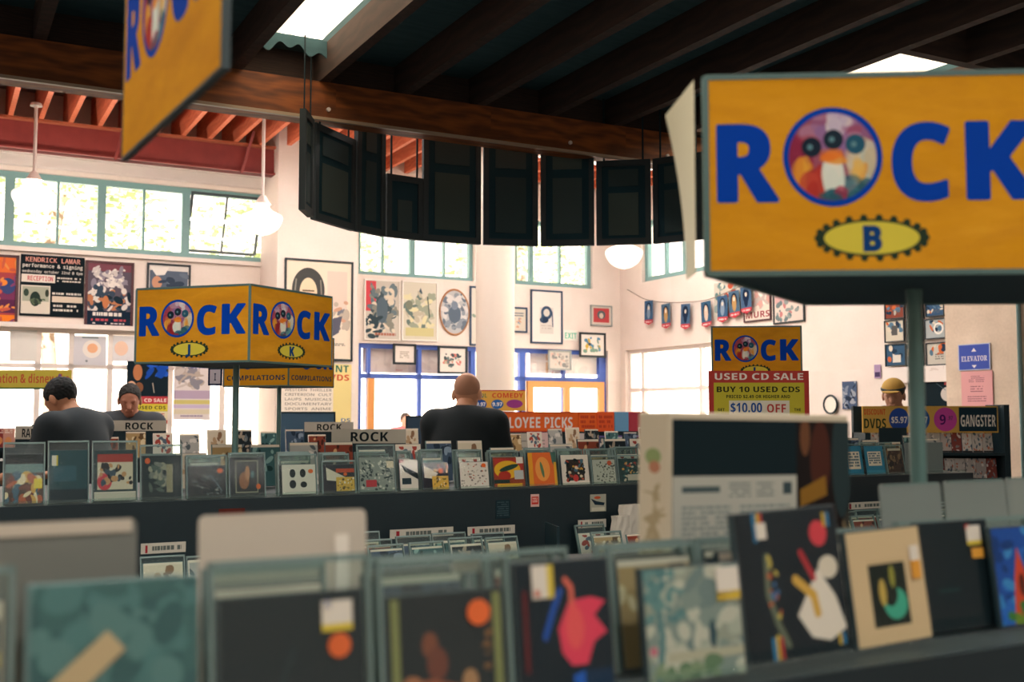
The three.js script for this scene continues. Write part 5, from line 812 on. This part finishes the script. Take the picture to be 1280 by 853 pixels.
function person({ p, turn, lean = 0, headPitch = 0, headYaw = 0, headTilt = 0, skin, shirt, trousers, hair, scale = 1, label, cap, glasses, hairShape = 'short' }) {
  const t = thing('person', label, 'person', p, turn); t.scale.setScalar(scale);
  const c = Math.cos(lean), s = Math.sin(lean), bend = (x, y, z = 0) => [x, 0.95 + (y - 0.95) * c - z * s, (y - 0.95) * s + z * c];
  const neck = bend(0, 1.46, -0.01), nb = bend(0, 1.40, -0.02), chest = bend(0, 1.27, 0), waist = bend(0, 1.08, 0), sh = [-1, 1].map((k) => bend(k * 0.185, 1.39, -0.01));
  const hd = new V3(0, 0.115, 0.02).applyEuler(new THREE.Euler(headPitch, headYaw, headTilt, 'YXZ')), hc = [neck[0] + hd.x, neck[1] + hd.y + 0.01, neck[2] + hd.z];
  const el = [-1, 1].map((k, i) => { const q = sh[i]; return [q[0] + k * 0.06, q[1] - 0.27, q[2] + 0.06 + 0.1 * s]; }), wr = el.map((q, i) => [q[0] * 0.75, q[1] - 0.02, q[2] + 0.25]);
  const hip = [-0.095, 0.095], knee = hip.map((x) => [x * 1.05, 0.5, 0.03]), ank = hip.map((x) => [x * 1.05, 0.09, -0.01]);
  const torso = (q, f) => { let d = smin(sdEll(q, [chest[0], chest[1], chest[2]], [0.17 + f, 0.2 + f, 0.115 + f]), sdEll(q, waist, [0.15 + f, 0.2 + f, 0.105 + f]), 0.08); d = smin(d, sdCap(q, sh[0], sh[1], 0.062 + f, 0.062 + f), 0.07); d = smin(d, sdEll(q, [0, 0.95, 0], [0.16 + f, 0.13 + f, 0.115 + f]), 0.06); return smin(d, sdCap(q, nb, [sh[0][0] * 0.5, sh[0][1] + 0.01, sh[0][2]], 0.05 + f, 0.05 + f), 0.06); };
  const legs = (q, f) => Math.min(...[0, 1].map((i) => smin(sdCap(q, [hip[i], 0.9, 0], knee[i], 0.085 + f, 0.056 + f), sdCap(q, knee[i], ank[i], 0.058 + f, 0.04 + f), 0.03)));
  const arms = (q, f, whole) => Math.min(...[0, 1].map((i) => { const u = sdCap(q, sh[i], el[i], 0.055 + f, 0.043 + f); return whole ? smin(u, sdCap(q, el[i], wr[i], 0.042, 0.028), 0.03) : u; }));
  const bones = [0, 1].flatMap((i) => handBones(wr[i], [wr[i][0] - el[i][0], wr[i][1] - el[i][1], wr[i][2] - el[i][2]], i ? -1 : 1));
  const body = (q) => { let d = torso(q, 0); d = smin(d, sdCap(q, nb, [hc[0] * 0.6 + neck[0] * 0.4, (hc[1] + neck[1]) / 2, (hc[2] + neck[2]) / 2 - 0.01], 0.056, 0.052), 0.05); d = smin(d, arms(q, 0, true), 0.05); d = smin(d, legs(q, 0), 0.04); for (const i of [0, 1]) d = smin(d, sdCap(q, [ank[i][0], 0.045, -0.03], [ank[i][0] * 1.1, 0.035, 0.15], 0.04, 0.032), 0.03); return d; };
  const inv = new THREE.Matrix4().compose(new V3(...hc), new THREE.Quaternion().setFromEuler(new THREE.Euler(headPitch, headYaw, headTilt, 'YXZ')), new V3(1, 1, 1));
  const g0 = meshField(body, [-0.85, -0.03, -0.7], 1.7, 88), g1 = meshField(headField, [-0.14, -0.14, -0.14], 0.28, 56).applyMatrix4(inv);
  const gh = [0, 1].map((i) => meshField((q) => { let d = 1; for (const [a, b, r0, r1] of bones.slice(i * 12, i * 12 + 12)) d = smin(d, sdCap(q, a, b, r0, r1), 0.004); return d; }, [wr[i][0] - 0.13, wr[i][1] - 0.13, wr[i][2] - 0.06], 0.28, 64));
  part('body', mergeGeometries([g0, g1, ...gh]), mat(skin, 0.6), t);
  part('shirt', meshField((q) => { const d = smin(torso(q, 0.016), arms(q, 0.02, false), 0.05); return Math.max(d, -(q[1] - 0.88), ...[0, 1].map((i) => { const a = sh[i], b = el[i], k = [(b[0] - a[0]), (b[1] - a[1]), (b[2] - a[2])], l = Math.hypot(...k); return Math.abs(q[0]) > 0.2 && (q[0] > 0) === (i === 1) ? ((q[0] - a[0]) * k[0] + (q[1] - a[1]) * k[1] + (q[2] - a[2]) * k[2]) / l - 0.22 : -1; })); }, [-0.6, 0.7, -0.55], 1.2, 80), mat(shirt, 0.9, { map: fabric }), t);
  part('trousers', meshField((q) => Math.max(smin(legs(q, 0.016), sdEll(q, [0, 0.93, 0], [0.172, 0.12, 0.127]), 0.05), q[1] - 1.0, 0.08 - q[1]), [-0.6, -0.02, -0.6], 1.2, 56), mat(trousers, 0.85), t);
  for (const i of [0, 1]) part('shoe', new THREE.SphereGeometry(1, 16, 12).scale(0.05, 0.045, 0.14).translate(ank[i][0] * 1.05, 0.045, 0.06), M.black, t);
  if (hair) part('hair', meshField((q) => { const back = hairShape === 'stubble'; let d = sdEll(q, [0, 0.035, -0.014], back ? [0.0785, 0.0905, 0.0985] : [0.0825, 0.0935, 0.102]); if (!back) d += 0.005 * noise.noise(q[0] * 70, q[1] * 70, q[2] * 70); d = Math.max(d, -sdEll(q, [0, -0.02, 0.095], [0.1, 0.105, 0.085])); d = Math.max(d, -(q[1] + 0.03 + (back ? 0.03 : 0) - Math.max(0, q[2]) * 0.4 + Math.max(0, -q[2]) * 1.4)); if (back) d = Math.max(d, q[1] - 0.07 + q[2] * 0.2); return d; }, [-0.15, -0.15, -0.15], 0.3, 56).applyMatrix4(inv), mat(hair, 0.8), t);
  if (glasses) part('glasses', merge([...[-1, 1].map((k) => new THREE.TorusGeometry(0.022, 0.0025, 6, 20).translate(k * 0.031, 0.002, 0.102)), ...[-1, 1].map((k) => box(0.003, 0.004, 0.11, k * 0.083, 0.006, 0.048))]).applyMatrix4(inv), M.black, t);
  if (cap) { const crown = part('cap', merge([new THREE.SphereGeometry(0.098, 24, 12, 0, 6.2832, 0, 1.5).scale(0.92, 0.9, 1.05).translate(0, 0.05, -0.012), new THREE.CylinderGeometry(0.075, 0.075, 0.006, 24, 1, false, -1.2, 2.4).scale(1, 1, 1.1).translate(0, 0.055, 0.075)]).applyMatrix4(inv), mat(cap, 0.8), t); part('cap_band', new THREE.TorusGeometry(0.093, 0.008, 8, 32).rotateX(Math.PI / 2).scale(0.95, 1.6, 1.06).translate(0, 0.055, -0.01).applyMatrix4(inv), M.black, crown); }
  return t;
}
const fabric = patchTex([225, 225, 225], [255, 255, 255], 8, 31, 0.8);
const floorAt = (px, D) => { const q = atD(px, 500, D); return new V3(q.x, 0, q.z); };
person({ p: floorAt(572, 6.75), turn: Math.PI - 0.25, lean: 0.34, headPitch: 0.3, headYaw: 0.12, skin: '#c89070', shirt: '#0e1a1f', trousers: '#2a3238', hair: '#b07f64', hairShape: 'stubble', glasses: 1, scale: 1.06, label: 'bald person with glasses in a black T-shirt, seen from behind at the bins' });
person({ p: floorAt(120, 6.55), turn: Math.PI + 1.2, lean: 0.36, headPitch: 0.62, headYaw: 0.0, skin: '#b8805f', shirt: '#2c363c', trousers: '#2c3640', hair: '#0b1013', scale: 1.05, label: 'dark-haired person in a charcoal T-shirt stooping over the bins' });
person({ p: floorAt(163, 8.9), turn: 0.3, lean: 0.2, headPitch: 0.35, skin: '#a86e56', shirt: '#3a3f44', trousers: '#2c3640', hair: '#1a1512', scale: 1.04, label: 'short-haired person facing the camera with bowed head behind a ROCK card' });
person({ p: floorAt(1118, 9.2), turn: -0.5, headPitch: 0.25, skin: '#b88468', shirt: '#1c2a30', trousers: '#22282c', hair: '#2a2220', cap: '#b08a3c', scale: 1.06, label: 'person in a yellow cap and black shirt behind the discount DVD rack' });
person({ p: floorAt(507, 17.5).setY(-0.16), turn: 0.4, skin: '#c8947c', shirt: '#d87a80', trousers: '#4a6a9c', hair: '#3a2c28', label: 'person in a pink shirt and blue jeans walking outside the shop front' });

// ------------------------------------------------------------------ hand over
for (const s of sheets) s.tex.needsUpdate = true;
scene.traverse((o) => { if (o.isMesh) { o.castShadow = o.receiveShadow = true; } if (o.isDirectionalLight || o.isPointLight) o.castShadow = true; });
console.log('sheets', sheets.length);
renderer.render(scene, camera);
